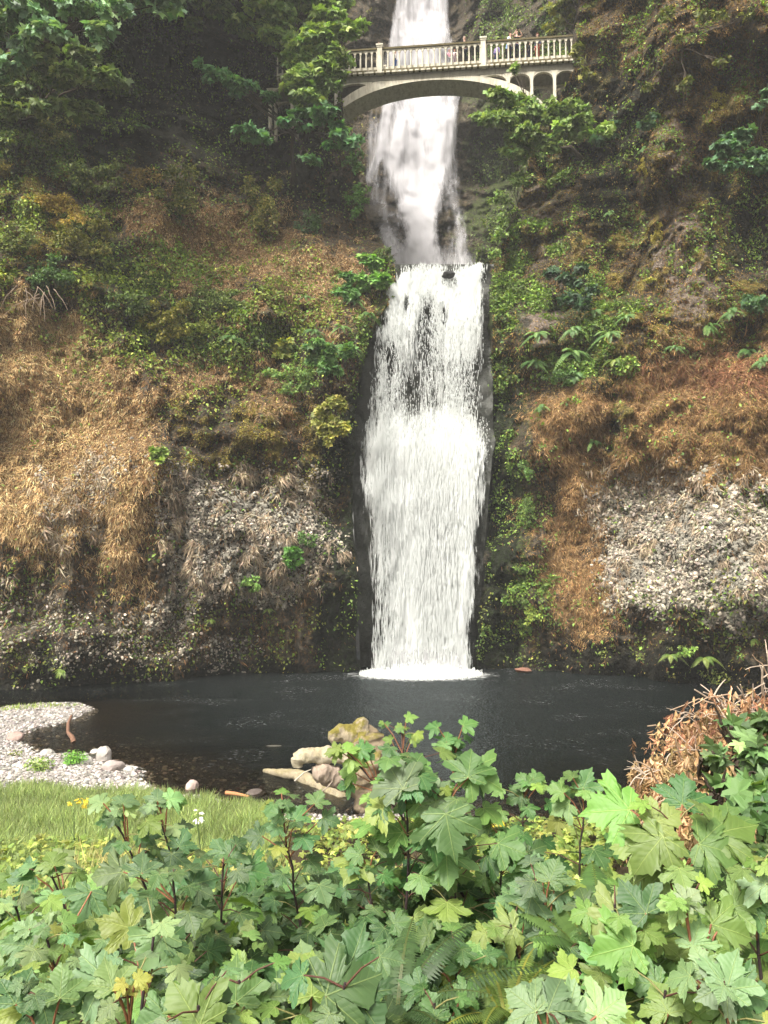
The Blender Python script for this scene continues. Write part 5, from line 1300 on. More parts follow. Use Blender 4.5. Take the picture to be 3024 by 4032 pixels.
clump('sparse plant by the reddish gravel at the left frame edge', 55, 2985, .2, 150, .07, (0.16, 0.2, 0.06), (0.3, 0.3, 0.1))
def flowers(label, fx, fy, D, r, n, col, s=.03, name='flower_cluster'):
    p_ = at(fx, fy, D); e = tag(empty(name, p_), label, 'flowers')
    cloud('blossoms', [p_], [(r, r, r * .8)], n, s, col, None, 'M', e, dv=.15)
    m = MB(); gz = float(ground_z(p_[0], p_[1]))
    for k in range(5): branch(m, np.array([RNG.normal() * .05, RNG.normal() * .05, gz - p_[2]]), RNG.normal(size=3) * r * .5, .008, .004, (0.10, 0.15, 0.05), n=4)
    m.build('stems', MAT['bark'], e)
flowers('yellow flowers standing in the horsetail on the left bank', 300, 3165, 14.5, .22, 34, (0.6, 0.44, 0.04), .06)
flowers('bright yellow flower head between the maple saplings right of the stump', 1950, 3240, 6.0, .07, 26, (0.75, 0.55, 0.03), .04)
flowers('few white flowers above the grass on the left bank', 790, 3215, 12.5, .14, 12, (0.8, 0.8, 0.72), .05)

# ------------------------------------------------------------------ driftwood
SD = 18.2
def wp(fx, fy, dd=0.0): return at(fx, fy, SD + dd)
st = tag(empty('driftwood_stump', np.array([*wp(1430, 3180)[:2], 0.0])), 'big mossy driftwood stump with knobbly roots standing in the near pool edge', 'stump')
so_ = np.array(st.location)
g = G('weathered_wood'); p = g.pos(); n1 = g.noise(p, 3.0, 8, .7); n2 = g.noise(g.pos((1, 1, .4)), 11, 6, .7); geo = g.n('ShaderNodeNewGeometry'); sx = g.n('ShaderNodeSeparateXYZ'); g.L.new(geo.outputs['Normal'], sx.inputs[0])
c = g.mul(g.attr('col'), g.mix(n2, (.45, .42, .38), (1.35, 1.35, 1.35)))
mk = g.math('MULTIPLY', g.ramp(g.math('ADD', n1, g.math('MULTIPLY', sx.outputs[2], .12)), .50, .66), g.attr('moss', 'Fac'))
c = g.mix(mk, c, g.mix(n2, (0.06, 0.055, 0.012), (0.26, 0.22, 0.05)))
MAT['wood'] = g.done(g.bsdf(c, .9, g.bump(g.math('ADD', n2, n1), .9, .05), .2))
def limb(name, pts, rad, moss, col, parent, org, n=30, m_=60, rough=.22, seed=0):
    pts = np.array(pts, float); t = np.linspace(0, len(pts) - 1, m_); idx = np.arange(len(pts))
    P = np.stack([np.interp(t, idx, pts[:, i]) for i in range(3)], -1); R = np.interp(t, idx, rad)
    for _ in range(3): P[1:-1] = (P[:-2] + P[1:-1] * 2 + P[2:]) / 4; R[1:-1] = (R[:-2] + 2 * R[1:-1] + R[2:]) / 4
    T = nrm(np.gradient(P, axis=0)); a = nrm(np.cross(T, [0.1, 1, .2])); b = np.cross(T, a); V = []
    for i in range(m_):
        for k in range(n): q = 2 * pi * k / n; V.append(P[i] + R[i] * (a[i] * math.cos(q) + b[i] * math.sin(q)))
    V = np.array(V); cen = np.repeat(P, n, 0); d_ = V - cen; V = cen + d_ * (1 + rough * fbm(V, 3.2, 4, 400 + seed) * 1.6 + .22 * fbm(V, 9, 4, 401))[:, None]
    V = np.vstack([V, P[0] - T[0] * R[0] * .35, P[-1] + T[-1] * R[-1] * .35])
    F4 = np.array([[i * n + k, i * n + (k + 1) % n, (i + 1) * n + (k + 1) % n, (i + 1) * n + k] for i in range(m_ - 1) for k in range(n)])
    F3 = np.array([[(k + 1) % n, k, m_ * n] for k in range(n)] + [[(m_ - 1) * n + k, (m_ - 1) * n + (k + 1) % n, m_ * n + 1] for k in range(n)])
    return mesh_np(name, V - org, [F3, F4], MAT['wood'], parent, {'col': np.tile(col, (len(V), 1)), 'moss': np.full(len(V), moss)}, True)
WC = (0.34, 0.29, 0.21); WD = (0.25, 0.20, 0.14)
limb('trunk', [wp(1440, 2900), wp(1455, 3000), wp(1470, 3120, .1), wp(1500, 3290, .2), wp(1510, 3420, .2)], [.34, .50, .46, .50, .6], .9, WD, st, so_, seed=1, rough=.3)
limb('knob', [wp(1420, 2935), wp(1425, 2890), wp(1418, 2850), wp(1410, 2835)], [.34, .22, .17, .12], 1.25, WC, st, so_, seed=2, rough=.35)
limb('root', [wp(1300, 2905, -.2), wp(1340, 2890, -.1), wp(1400, 2905), wp(1450, 2935)], [.16, .21, .26, .30], 1.0, WC, st, so_, seed=3, rough=.35)
limb('root', [wp(1165, 2995, -.5), wp(1200, 2978, -.45), wp(1290, 2975, -.3), wp(1360, 2975, -.2), wp(1440, 3010)], [.14, .18, .18, .20, .3], .35, (0.44, 0.39, 0.30), st, so_, seed=4, rough=.3)
limb('root', [wp(1172, 3020, -.5), wp(1172, 2985, -.5)], [.10, .16], .1, (0.44, 0.39, 0.30), st, so_, seed=5)
limb('root', [wp(1240, 3050, -.5), wp(1275, 3040, -.4), wp(1330, 3070, -.2), wp(1420, 3090)], [.16, .24, .26, .3], .1, (0.36, 0.29, 0.24), st, so_, seed=6, rough=.3)
limb('root', [wp(1470, 2920), wp(1500, 2970, -.1), wp(1530, 2995, -.1)], [.24, .20, .12], .5, WD, st, so_, seed=7)
limb('root', [wp(1450, 2880, .1), wp(1475, 2885, .1), wp(1482, 2910, .1)], [.16, .10, .06], .3, WD, st, so_, seed=8)
lg = limb('driftwood_log', [on_z(1040, 3035, .02), on_z(1120, 3048, .06), on_z(1190, 3062, .05), on_z(1290, 3110, -.02), on_z(1360, 3150, -.1)], [.05, .15, .17, .2, .2], .35, (0.30, 0.26, 0.18), None, np.zeros(3), seed=9)
tag(lg, 'half sunken log pointing left from the driftwood stump', 'log')
def stick(label, pts, r, col, name='stick', group=None):
    m = MB(); pts = np.array(pts, float); o_ = pts[0].copy(); m.tube(pts - o_, np.linspace(r, r * .5, len(pts)), 7, col, rough=.4); o = m.build(name, MAT['bark'], None, True); o.location = o_
    return tag(o, label, 'stick', group)
stick('dark crooked branch standing in the shallow inlet of the gravel bar', [on_z(290, 2922, .0), on_z(285, 2905, .12), on_z(268, 2885, .12), on_z(268, 2850, .22), on_z(282, 2818, .30)], .085, (0.16, 0.09, 0.06))
stick('thin pale twig floating beside the small white stones', [on_z(195, 2970, .03), on_z(250, 2968, .04), on_z(310, 2963, .03)], .03, (0.22, 0.18, 0.14))
stick('short dark twig in the shallows behind the angular boulder', [on_z(350, 2996, .03), on_z(410, 2992, .04), on_z(470, 2993, .03)], .025, (0.16, 0.11, 0.08))
stick('orange brown stick floating near the grassy shore', [on_z(890, 3122, .03), on_z(930, 3126, .05), on_z(980, 3136, .03)], .05, (0.36, 0.17, 0.08))
stick('thin grey twig curving up in front of the stump', [wp(1160, 3075, -.8), wp(1200, 3040, -.8), wp(1225, 3030, -.8)], .02, (0.40, 0.36, 0.30))
stick('forked twig rising from the bank below the stump', [wp(1240, 3160, -1.2), wp(1260, 3120, -1.2), wp(1290, 3100, -1.2), wp(1310, 3075, -1.2)], .018, (0.30, 0.25, 0.20))

# ------------------------------------------------------------------ big maple leaves
def big_outline():
    h = [(0, 0), (.08, -.09), (.20, -.17), (.30, -.17), (.37, -.23), (.43, -.15), (.54, -.15), (.60, -.05), (.56, .03), (.52, .08), (.46, .13), (.54, .16), (.60, .13), (.66, .20), (.78, .22), (.93, .36),
         (.84, .40), (.83, .49), (.72, .49), (.66, .57), (.58, .53), (.50, .53), (.40, .50), (.32, .47), (.35, .54), (.37, .60), (.46, .66), (.37, .70), (.36, .80), (.26, .80), (.20, .91), (.11, .92), (0, 1.12)]
    return outline(h)
def big_leaf(seed, rings=4):
    O_ = big_outline(); n = len(O_); rs = np.random.default_rng(seed)
    O_ = O_ * (1 + .05 * rs.normal(size=(n, 1))); O_[:, 0] += .04 * np.sin(O_[:, 1] * 4 + seed)
    c0 = np.array([0, .12]); P = [c0[None]]
    for k in range(1, rings + 1): P.append(c0 + (O_ - c0) * (k / rings) ** .85)
    A = np.vstack(P); x, y = A[:, 0], A[:, 1]; r = np.hypot(x, y)
    th = np.abs(np.arctan2(x, y + 1e-6)); veins = np.array([0, .98, 1.75]); dth = np.min(np.abs(th[:, None] - veins[None]), 1); dv_ = r * np.sin(np.clip(dth, 0, 1.5))
    fold = rs.uniform(.10, .30); curl = rs.uniform(.08, .34); tw = rs.uniform(-.18, .18)
    z = fold * dv_ - curl * r ** 2 * (1 if seed % 3 else .6) + tw * x * y + .003 * np.sin((r * 24 - dv_ * 18)) * np.clip(dv_ * 6, 0, 1) + .035 * np.sin(x * 7 + seed) * r + .03 * np.sin(y * 9 + seed * 2) * r
    V = np.column_stack([x, y, z])
    F = [[0, 1 + (k + 1) % n, 1 + k] for k in range(n)]; F4 = []
    for k in range(rings - 1):
        a_, b_ = 1 + k * n, 1 + (k + 1) * n
        F4 += [[a_ + i, a_ + (i + 1) % n, b_ + (i + 1) % n, b_ + i] for i in range(n)]
    F3 = F + [[q[0], q[1], q[2]] for q in F4] + [[q[0], q[2], q[3]] for q in F4]
    return V, np.array(F3), np.column_stack([x, y, 0 * x])
BIG = [big_leaf(s) for s in range(8)]; LOW = [big_leaf(s, 2) for s in range(8)]
g = G('maple_leaf'); c = g.attr('col'); lf = g.attr('lf'); s3 = g.n('ShaderNodeSeparateColor'); g.L.new(lf, s3.inputs[0])
lx = g.math('ABSOLUTE', g.math('SUBTRACT', g.math('MULTIPLY', s3.outputs[0], 2.4), 1.2)); ly = g.math('SUBTRACT', g.math('MULTIPLY', s3.outputs[1], 2.4), 1.2)
r_ = g.math('SQRT', g.math('ADD', g.math('MULTIPLY', lx, lx), g.math('MULTIPLY', ly, ly))); th = g.math('ARCTAN2', lx, ly)
def vd(a):
    d = g.math('ABSOLUTE', g.math('SUBTRACT', th, a)); return g.math('MULTIPLY', r_, g.math('SINE', g.math('MINIMUM', d, 1.5)))
dm = g.math('MINIMUM', g.math('MINIMUM', vd(0.0), vd(.98)), vd(1.75))
main = g.ramp(g.math('ADD', dm, g.math('MULTIPLY', r_, .006)), .006, .022, 1.0, 0.0)
ch = g.math('SINE', g.math('SUBTRACT', g.math('MULTIPLY', r_, 44.0), g.math('MULTIPLY', dm, 38.0)))
sec = g.math('MULTIPLY', g.ramp(ch, .82, 1.0), g.ramp(dm, .30, .02, .0, .4))
vein = g.math('MAXIMUM', main, g.math('MULTIPLY', sec, .6))
pn = g.noise(g.pos(), 9, 4, .6); pn2 = g.noise(g.pos(), 60, 3, .6)
cc = g.mul(c, g.mix(pn, (.72, .75, .8), (1.28, 1.22, 1.15)))
spot = g.ramp(pn2, .70, .78, 0, .6); cc = g.mix(g.math('MULTIPLY', spot, g.ramp(pn, .5, .7)), cc, (0.30, 0.24, 0.06))
light = g.mix(.5, g.mul(cc, (1.9, 1.7, 1.5, 1)), (0.30, 0.36, 0.14))
cc = g.mix(g.math('MULTIPLY', vein, .65), cc, light)
bn = g.bump(g.math('ADD', g.math('MULTIPLY', ch, .15), g.math('ADD', g.math('MULTIPLY', main, -1.0), g.math('MULTIPLY', pn, .8))), .6, .0028)
a_ = g.bsdf(cc, .5, bn, .38); t_ = g.n('ShaderNodeBsdfTranslucent'); g.set(t_.inputs[0], g.mul(cc, (1.3, 1.5, .45, 1)))
MAT['maple'] = g.done(g.mixs(.30, a_, t_.outputs[0]))
MAT['stem'] = m_simple('stem', .6, .4, 20, .3, .7, 1.2)

def leaf_set(name, L, D, Nn, S, C, parent, org, shapes=None):
    """big leaves joined in one mesh, shape variants mixed"""
    n = len(L); Vs = []; Fs = []; Cs = []; Ls = []; k0 = 0; pick = RNG.integers(0, len(BIG), n)
    M = frames(D, Nn, S)
    for v in range(len(BIG)):
        ids = np.where(pick == v)[0]
        if not len(ids): continue
        V, F, lf_ = (shapes or BIG)[v]; W_ = np.einsum('kj,njm->nkm', V, M[ids]) + (L[ids] - org)[:, None, :]
        Vs.append(W_.reshape(-1, 3)); Fs.append((F[None] + (np.arange(len(ids)) * len(V))[:, None, None]).reshape(-1, 3) + k0); k0 += len(ids) * len(V)
        Cs.append(np.repeat(C[ids], len(V), 0)); Ls.append(np.tile((lf_ + 1.2) / 2.4, (len(ids), 1)))
    return mesh_np(name, np.vstack(Vs), np.vstack(Fs), MAT['maple'], parent, {'col': np.vstack(Cs), 'lf': np.vstack(Ls)}, True)

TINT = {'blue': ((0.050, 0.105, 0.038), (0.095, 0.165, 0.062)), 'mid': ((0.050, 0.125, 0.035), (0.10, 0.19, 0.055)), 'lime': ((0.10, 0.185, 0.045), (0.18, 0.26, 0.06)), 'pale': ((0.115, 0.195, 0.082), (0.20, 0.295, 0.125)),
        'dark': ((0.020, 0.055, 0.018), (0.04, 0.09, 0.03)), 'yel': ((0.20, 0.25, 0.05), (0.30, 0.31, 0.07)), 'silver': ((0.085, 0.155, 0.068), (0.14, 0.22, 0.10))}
def sapling(label, top, D, foot, size, pairs, tint, spread=1.0, face=.55, extra=None, cat='sapling', name='maple_sapling', group='maple saplings in front of the pool', span=.62, tip=True, young=None, dfoot=0.0):
    """stem from foot (photo x, y at D+dfoot) to top; opposite pairs of big leaves"""
    size = size * (.37 if D > 2.7 else .33); pairs = int(pairs * 2.4) + 5
    T = at(top[0], top[1], D); Fo = at(foot[0], foot[1], D + dfoot); d_ = nrm(T - Fo)
    gz = float(ground_z(Fo[0], Fo[1])); base = Fo.copy()
    if Fo[2] > gz + .05:
        k = (Fo[2] - gz) / max(.35, d_[2]); base = Fo - d_ * k * .8; base[2] = gz
    e = tag(empty(name, base), label, cat, group)
    n_ = 14; t = np.linspace(0, 1, n_)[:, None]; P = base * (1 - t) + T * t; bow = RNG.normal(size=3) * .03; P = P + np.sin(t * pi) * bow + np.concatenate([np.zeros((1, 3)), RNG.normal(size=(n_ - 2, 3)) * .004, np.zeros((1, 3))])
    P = np.where(t < .8, P, P)
    m = MB(); m.tube(P - base, np.linspace(.012, .005, n_) * (.7 + size * 1.2), 7, (0.035, 0.022, 0.024)); 
    H = np.linalg.norm(T - base); ts = np.linspace(1 - min(span, .9 / max(H, .5) * (.5 + span)), .985, pairs) if pairs > 1 else np.array([.97])
    L = []; DD = []; NN = []; SS = []; mp_ = m; cam_ = np.array([0, 0, EYE]); az0 = RNG.random() * pi; CCc = []
    b1, b2 = TINT[tint]
    def put(p0, az, el, pl, s_, c_=None):
        if c_ is None and RNG.random() < .10: c_ = 'lime'
        o_ = np.array([math.cos(az), math.sin(az), 0]); pd = nrm(o_ * math.cos(el) + np.array([0, 0, math.sin(el)])); q = p0 + pd * pl + np.array([0, 0, -.06 * pl])
        mid = p0 + pd * pl * .5 + np.array([0, 0, .05 * pl]); mp_.tube(np.array([p0, mid, q]) - base, [.003 + s_ * .005, .0022 + s_ * .004, .002 + s_ * .004], 5, (0.085, 0.035, 0.022) if RNG.random() < .5 else (0.20, 0.19, 0.07), cap=False)
        tw = nrm(cam_ - q); nn = nrm(np.array([0, 0, 1.0]) + tw * face * (.4 + 1.1 * RNG.random()) + o_ * .25 + RNG.normal(size=3) * .22)
        dd = nrm(o_ + np.array([0, 0, -.25 - .35 * RNG.random()]) + RNG.normal(size=3) * .25); dd = nrm(dd - nn * np.dot(dd, nn))
        L.append(q); DD.append(dd); NN.append(nn); SS.append(s_); CCc.append(c_)
    for i, tt in enumerate(ts):
        p0 = np.array([np.interp(tt, t[:, 0], P[:, j]) for j in range(3)]); s_ = size * (1.0 - .35 * (i / max(1, pairs - 1)) ** 2) * (.85 + .25 * RNG.random())
        for sg in (0, 1): put(p0, az0 + i * pi / 2 * 1.05 + sg * pi + RNG.normal() * .2, math.radians(RNG.uniform(15, 50)), s_ * (1.3 + .9 * RNG.random()) * spread, s_ * (.85 + .3 * RNG.random()))
    if tip:
        for k in range(3): put(T, az0 + k * 2.1 + RNG.normal() * .2, math.radians(RNG.uniform(35, 75)), size * .3, size * (.35 + .2 * RNG.random()), young or tint)
    for q in (extra or []):   # (fx, fy, dD, size_mult, tint, heading deg on screen, facing)
        pos = at(q[0], q[1], D + q[2]); a_ = math.radians(q[5]); tw = nrm(cam_ - pos); nn = nrm(np.array([0, 0, 1.0]) * (1 - q[6]) + tw * q[6] * 1.3); rt = nrm(np.cross(nn, [0, 1, 0])) * -1
        rt = np.array([1.0, 0, 0]); rt = nrm(rt - nn * np.dot(rt, nn)); up_ = np.cross(nn, rt); dd = rt * math.cos(a_) + up_ * math.sin(a_); s_ = size * q[3]; pos = pos - dd * s_ * .45
        L.append(pos); DD.append(nrm(dd)); NN.append(nn); SS.append(s_); CCc.append(q[4])
        near = base + (T - base) * np.clip(np.dot(pos - base, T - base) / np.dot(T - base, T - base) - .12, .1, .97); near = np.array([np.interp(np.clip(np.dot(near - base, T - base) / np.dot(T - base, T - base), 0, 1), t[:, 0], P[:, j]) for j in range(3)])
        mp_.tube(np.array([near, (near + pos) / 2 + [0, 0, .02], pos]) - base, [.004, .0035, .003], 5, (0.24, 0.10, 0.05), cap=False)
    n = len(L); C = np.array([vary(*((TINT['yel'][0], 1, .3, .1, TINT['mid'][1]) if RNG.random() < .07 else (TINT[c_ or tint][0], 1, .32, .13, TINT[c_ or tint][1])))[0] for c_ in CCc])
    leaf_set('foliage', np.array(L), np.array(DD), np.array(NN), np.array(SS), C, e, base)
    mp_.build('stem', MAT['stem'], e, True)
    return e
S = sapling
# far row, tops against the pool
S('upright sapling with small yellow green top leaves seen against the dark pool', (1585, 2880), 4.6, (1590, 3120), 0.24, 2, 'mid', young='lime', extra=[(1620, 2825, 0, .75, 'lime', 10, .3), (1525, 2910, 0, .6, 'lime', 160, .4), (1640, 2910, 0, .65, 'lime', -10, .5), (1570, 2860, 0, .45, 'lime', 200, .4), (1500, 2845, 0, .3, 'lime', 200, .3)])
S('sapling with dark cupped leaves against the pool, right of the stump', (1790, 2930), 4.5, (1790, 3150), 0.27, 2, 'mid', extra=[(1700, 2860, 0, .8, 'mid', 165, .4), (1850, 2850, 0, .9, 'mid', 15, .4), (1760, 2900, 0, .8, 'mid', 80, .4), (1790, 2960, 0, .9, 'mid', -60, .6)])
S('slanting sapling with a yellow green tip leaning left over the stump', (1370, 2960), 4.2, (1580, 3205), 0.24, 1, 'lime', tip=False, extra=[(1310, 2960, 0, .9, 'lime', 185, .5), (1370, 2940, 0, .85, 'lime', 90, .4), (1440, 2950, 0, .9, 'mid', 20, .5), (1400, 2995, 0, 1.0, 'lime', -20, .6), (1370, 3040, .1, 1.0, 'mid', 170, .7), (1360, 3090, .1, .9, 'mid', 190, .6), (1460, 2975, 0, .6, 'mid', -40, .6)])
S('sapling with one large pleated leaf right of the stump', (1600, 3010), 3.9, (1590, 3200), 0.37, 2, 'mid', extra=[(1555, 3050, -.1, 1.25, 'silver', 120, .75), (1640, 3000, 0, .9, 'mid', 60, .5), (1480, 3200, -.1, .9, 'mid', 200, .6)])
S('sapling with broad sunlit leaves in the middle of the foreground', (1740, 3130), 3.9, (1770, 3300), 0.40, 3, 'mid', extra=[(1740, 3130, 0, .9, 'pale', 60, .6), (1680, 3130, 0, .8, 'pale', 150, .6), (1850, 3010, 0, 1.0, 'mid', 80, .6), (1900, 3060, 0, 1.1, 'mid', -30, .65), (1770, 3280, -.3, 1.25, 'mid', -80, .85), (1620, 3130, 0, .9, 'mid', 130, .6)])
S('sapling with two pale curled top leaves beside the orange dead fronds', (2300, 3120), 4.4, (2295, 3300), 0.31, 2, 'mid', young='lime', extra=[(2310, 3070, 0, 1.0, 'mid', 60, .7), (2190, 3110, 0, .8, 'lime', 150, .5), (2240, 3050, 0, .6, 'mid', 120, .3), (2210, 3180, 0, 1.0, 'mid', 200, .6)])
S('sapling rising from the dark leaves left of the pale curled one', (2070, 3090), 4.6, (2070, 3300), 0.28, 3, 'mid', extra=[(2060, 3070, 0, .9, 'mid', 120, .6), (2120, 3080, 0, .9, 'mid', 60, .6), (2030, 3140, 0, 1.0, 'mid', 200, .6), (2120, 3060, 0, .7, 'mid', 20, .6)])
S('sapling with broad grey green leaves left of the driftwood stump', (1110, 3180), 4.0, (1190, 3600), .26, 4, 'blue', extra=[(1080, 3200, 0, 1.0, 'blue', 170, .6), (1180, 3200, 0, .9, 'blue', 60, .6), (1000, 3290, 0, .9, 'blue', 180, .5), (1250, 3140, 0, .8, 'mid', 70, .6), (1300, 3230, 0, .9, 'blue', -20, .6), (1110, 3110, .1, .5, 'lime', 90, .4)])
S('sapling of tall dark stem with flat pale crown in front of the horsetail', (455, 3230), 3.7, (640, 3640), .24, 4, 'blue', spread=.9, extra=[(380, 3150, 0, .9, 'pale', 160, .4), (500, 3140, 0, .9, 'pale', 80, .4), (440, 3190, 0, .8, 'pale', 200, .4), (600, 3250, 0, 1.0, 'lime', -30, .4), (520, 3180, 0, .7, 'pale', 30, .4)])
S('sapling with upright crinkled leaves right of the tall dark stem one', (630, 3170), 3.9, (650, 3330), .22, 3, 'pale', extra=[(620, 3130, 0, .9, 'pale', 100, .5), (690, 3140, 0, 1.0, 'pale', 30, .5), (580, 3180, 0, .9, 'blue', 200, .5), (720, 3300, -.1, 1.15, 'blue', 70, .75), (670, 3400, -.2, 1.2, 'blue', -90, .8)])
S('sapling with large shaded leaf stack behind the pale round leaf', (680, 3450), 3.2, (700, 3660), .27, 3, 'blue', extra=[(430, 3440, 0, 1.2, 'blue', 190, .75), (560, 3400, 0, .9, 'blue', 100, .5), (800, 3470, .1, 1.1, 'blue', 20, .7)])
S('sapling with overlapping grey green leaves in the mid foreground', (880, 3400), 3.5, (900, 3600), .26, 3, 'blue', extra=[(930, 3350, .1, 1.0, 'blue', 60, .6), (1010, 3430, .1, 1.1, 'mid', -10, .7), (860, 3330, .2, .9, 'blue', 130, .6)])
S('leafy sapling at the left edge above the pale leaf stack', (200, 3440), 3.4, (300, 3660), .25, 3, 'pale', extra=[(90, 3450, 0, 1.1, 'blue', 190, .5), (200, 3380, 0, .9, 'pale', 130, .5), (260, 3360, .3, .9, 'pale', 60, .4), (180, 3560, 0, 1.0, 'pale', 200, .6)])
S('sapling with crinkled leaves touching the left frame edge', (60, 3560), 3.1, (110, 3760), .26, 3, 'pale')
S('young sapling with yellowing lower leaf near the left frame edge', (180, 3680), 2.8, (260, 3880), .24, 3, 'pale', extra=[(200, 3740, 0, .9, 'lime', 0, .6), (60, 3720, 0, .9, 'pale', 180, .6), (330, 3560, .2, 1.2, 'blue', 250, .7)])
# near row
S('sapling with one huge pale round leaf facing the viewer', (610, 3650), 2.55, (580, 3860), .30, 1, 'pale', tip=False, extra=[(600, 3740, 0, 1.15, 'pale', 240, .9), (680, 3680, .05, .9, 'mid', 60, .5), (460, 3640, .1, 1.1, 'blue', 170, .75)])
S('sapling with large pale leaf spreading left and small yellow tip leaves', (520, 3900), 2.25, (560, 4060), .28, 1, 'pale', young='yel', extra=[(330, 3870, 0, 1.25, 'pale', 200, .7), (430, 3840, 0, .9, 'pale', 120, .5), (470, 3880, -.05, .35, 'yel', 220, .4), (560, 3850, -.05, .4, 'yel', 20, .4)])
S('sapling with dark ribbed leaves in the bottom left corner', (100, 3900), 2.2, (150, 4080), .27, 2, 'blue', extra=[(90, 3890, 0, 1.0, 'blue', 80, .7), (240, 3870, 0, .9, 'blue', 100, .8), (60, 3990, 0, 1.1, 'blue', 200, .8), (180, 4000, 0, 1.0, 'blue', -60, .8)])
S('sapling with broad matte leaf between the bottom pale leaf and the yellow edged one', (780, 3960), 2.1, (790, 4100), .29, 1, 'silver', tip=False, extra=[(740, 3960, 0, 1.3, 'silver', 130, .85), (850, 3930, .05, 1.0, 'blue', 60, .8), (600, 4020, 0, .9, 'blue', 200, .8)])
S('sapling with tall ribbed leaves bottom centre left', (940, 3860), 2.3, (960, 4060), .27, 1, 'mid', tip=False, extra=[(930, 3870, 0, 1.2, 'mid', 95, .85), (1000, 3940, 0, 1.1, 'mid', 70, .85), (1090, 3850, .1, 1.15, 'blue', 100, .8), (1060, 3980, 0, 1.0, 'blue', -50, .8)])
S('sapling with yellow edged upright leaf at the bottom centre', (1230, 3880), 2.3, (1225, 4060), .27, 1, 'lime', tip=False, extra=[(1230, 3840, 0, 1.25, 'lime', 90, .85), (1190, 3760, .15, .9, 'pale', 100, .7), (1270, 3950, 0, .9, 'pale', -60, .8)])
S('sapling with wide flat dark leaf with pale ribs right of the yellow edged leaf', (1360, 3870), 2.1, (1300, 4080), .30, 1, 'blue', tip=False, extra=[(1380, 3880, 0, 1.5, 'blue', 20, .9), (1400, 3740, .1, 1.1, 'mid', 70, .8), (1440, 3980, 0, 1.1, 'blue', -50, .85)])
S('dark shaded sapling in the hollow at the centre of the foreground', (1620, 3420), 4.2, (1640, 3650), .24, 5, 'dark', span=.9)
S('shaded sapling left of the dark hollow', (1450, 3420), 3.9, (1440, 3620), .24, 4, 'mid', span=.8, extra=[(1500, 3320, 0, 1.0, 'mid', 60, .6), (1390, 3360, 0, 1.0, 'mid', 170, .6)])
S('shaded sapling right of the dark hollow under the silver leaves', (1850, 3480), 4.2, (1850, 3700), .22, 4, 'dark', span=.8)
S('sapling with green leaves behind the silver leaf group', (1980, 3290), 4.0, (1990, 3450), .26, 4, 'mid', extra=[(1990, 3330, 0, 1.1, 'mid', 190, .7), (2110, 3340, 0, 1.1, 'mid', 20, .7), (1900, 3230, 0, 1.0, 'mid', 150, .6)])
S('sapling with silvery green leaves right of the dark hollow', (2110, 3470), 3.1, (2180, 3700), .25, 1, 'silver', tip=False, extra=[(2050, 3500, 0, 1.0, 'silver', 150, .7), (2180, 3430, 0, 1.0, 'silver', 60, .7), (2080, 3580, -.05, 1.15, 'silver', 250, .9), (2220, 3520, 0, .9, 'silver', -20, .7), (2120, 3400, .1, .9, 'silver', 100, .6)])
S('sapling with a pale leaf catching light above the foreground ferns', (2010, 3640), 3.0, (2080, 3860), .24, 1, 'lime', tip=False, extra=[(1980, 3660, 0, 1.2, 'lime', 190, .8), (2080, 3580, .1, .8, 'mid', 60, .6)])
S('low sapling with deep cut leaves left of the foreground ferns', (1800, 3760), 2.9, (1790, 3960), .24, 2, 'mid', face=.9, extra=[(1810, 3760, 0, 1.1, 'mid', 90, .8), (1680, 3810, 0, 1.0, 'mid', 170, .8), (1780, 3860, 0, .9, 'mid', -40, .8)])
S('low sapling with star shaped leaves at the bottom right of centre', (1710, 3950), 2.6, (1710, 4100), .23, 1, 'mid', tip=False, extra=[(1700, 3960, 0, 1.1, 'mid', 110, .9), (1620, 3880, .1, 1.0, 'mid', 160, .8), (1850, 3900, .1, .9, 'mid', 30, .8)])
# right side, bright
S('tall sapling with dark stem and wide yellow green leaves on the right', (2655, 3230), 2.9, (2700, 3620), .30, 1, 'lime', tip=False, extra=[(2400, 3190, .1, 1.5, 'lime', 175, .55), (2620, 3220, 0, 1.1, 'lime', 20, .55), (2690, 3110, .25, 1.15, 'mid', 75, .75), (2560, 3350, -.1, 1.4, 'lime', 220, .65), (2480, 3330, 0, 1.1, 'lime', 170, .6), (2880, 3260, 0, 1.5, 'lime', 15, .5), (2830, 3340, -.05, 1.3, 'lime', -20, .6), (2560, 3440, 0, 1.1, 'lime', 200, .6), (2780, 3420, .1, 1.0, 'mid', -10, .6), (2870, 3210, .1, 1.0, 'lime', 80, .5)])
S('sapling with layered lime leaves right of the silver ones', (2420, 3560), 2.6, (2450, 3800), .29, 1, 'lime', tip=False, extra=[(2380, 3620, 0, 1.3, 'lime', 185, .75), (2500, 3540, 0, 1.2, 'mid', 120, .7), (2420, 3740, -.1, 1.35, 'lime', 190, .8), (2520, 3700, 0, 1.1, 'lime', -60, .75), (2300, 3540, .2, .9, 'mid', 100, .7), (2350, 3830, -.05, 1.1, 'mid', 210, .8)])
S('sapling with fresh crinkled pair of leaves under the tall dark stem one', (2700, 3560), 2.5, (2740, 3780), .25, 1, 'lime', young='lime', extra=[(2640, 3560, 0, .9, 'pale', 160, .5), (2720, 3530, 0, .8, 'pale', 30, .5), (2740, 3680, 0, 1.0, 'pale', 60, .7), (2870, 3660, .05, 1.4, 'lime', -20, .8), (2930, 3560, .1, 1.2, 'lime', 10, .7)])
S('sapling with broad leaves at the right frame edge', (2980, 3420), 2.6, (3000, 3640), .27, 2, 'lime', extra=[(2960, 3460, 0, 1.1, 'pale', 150, .6), (3010, 3560, 0, 1.1, 'mid', -20, .6)])
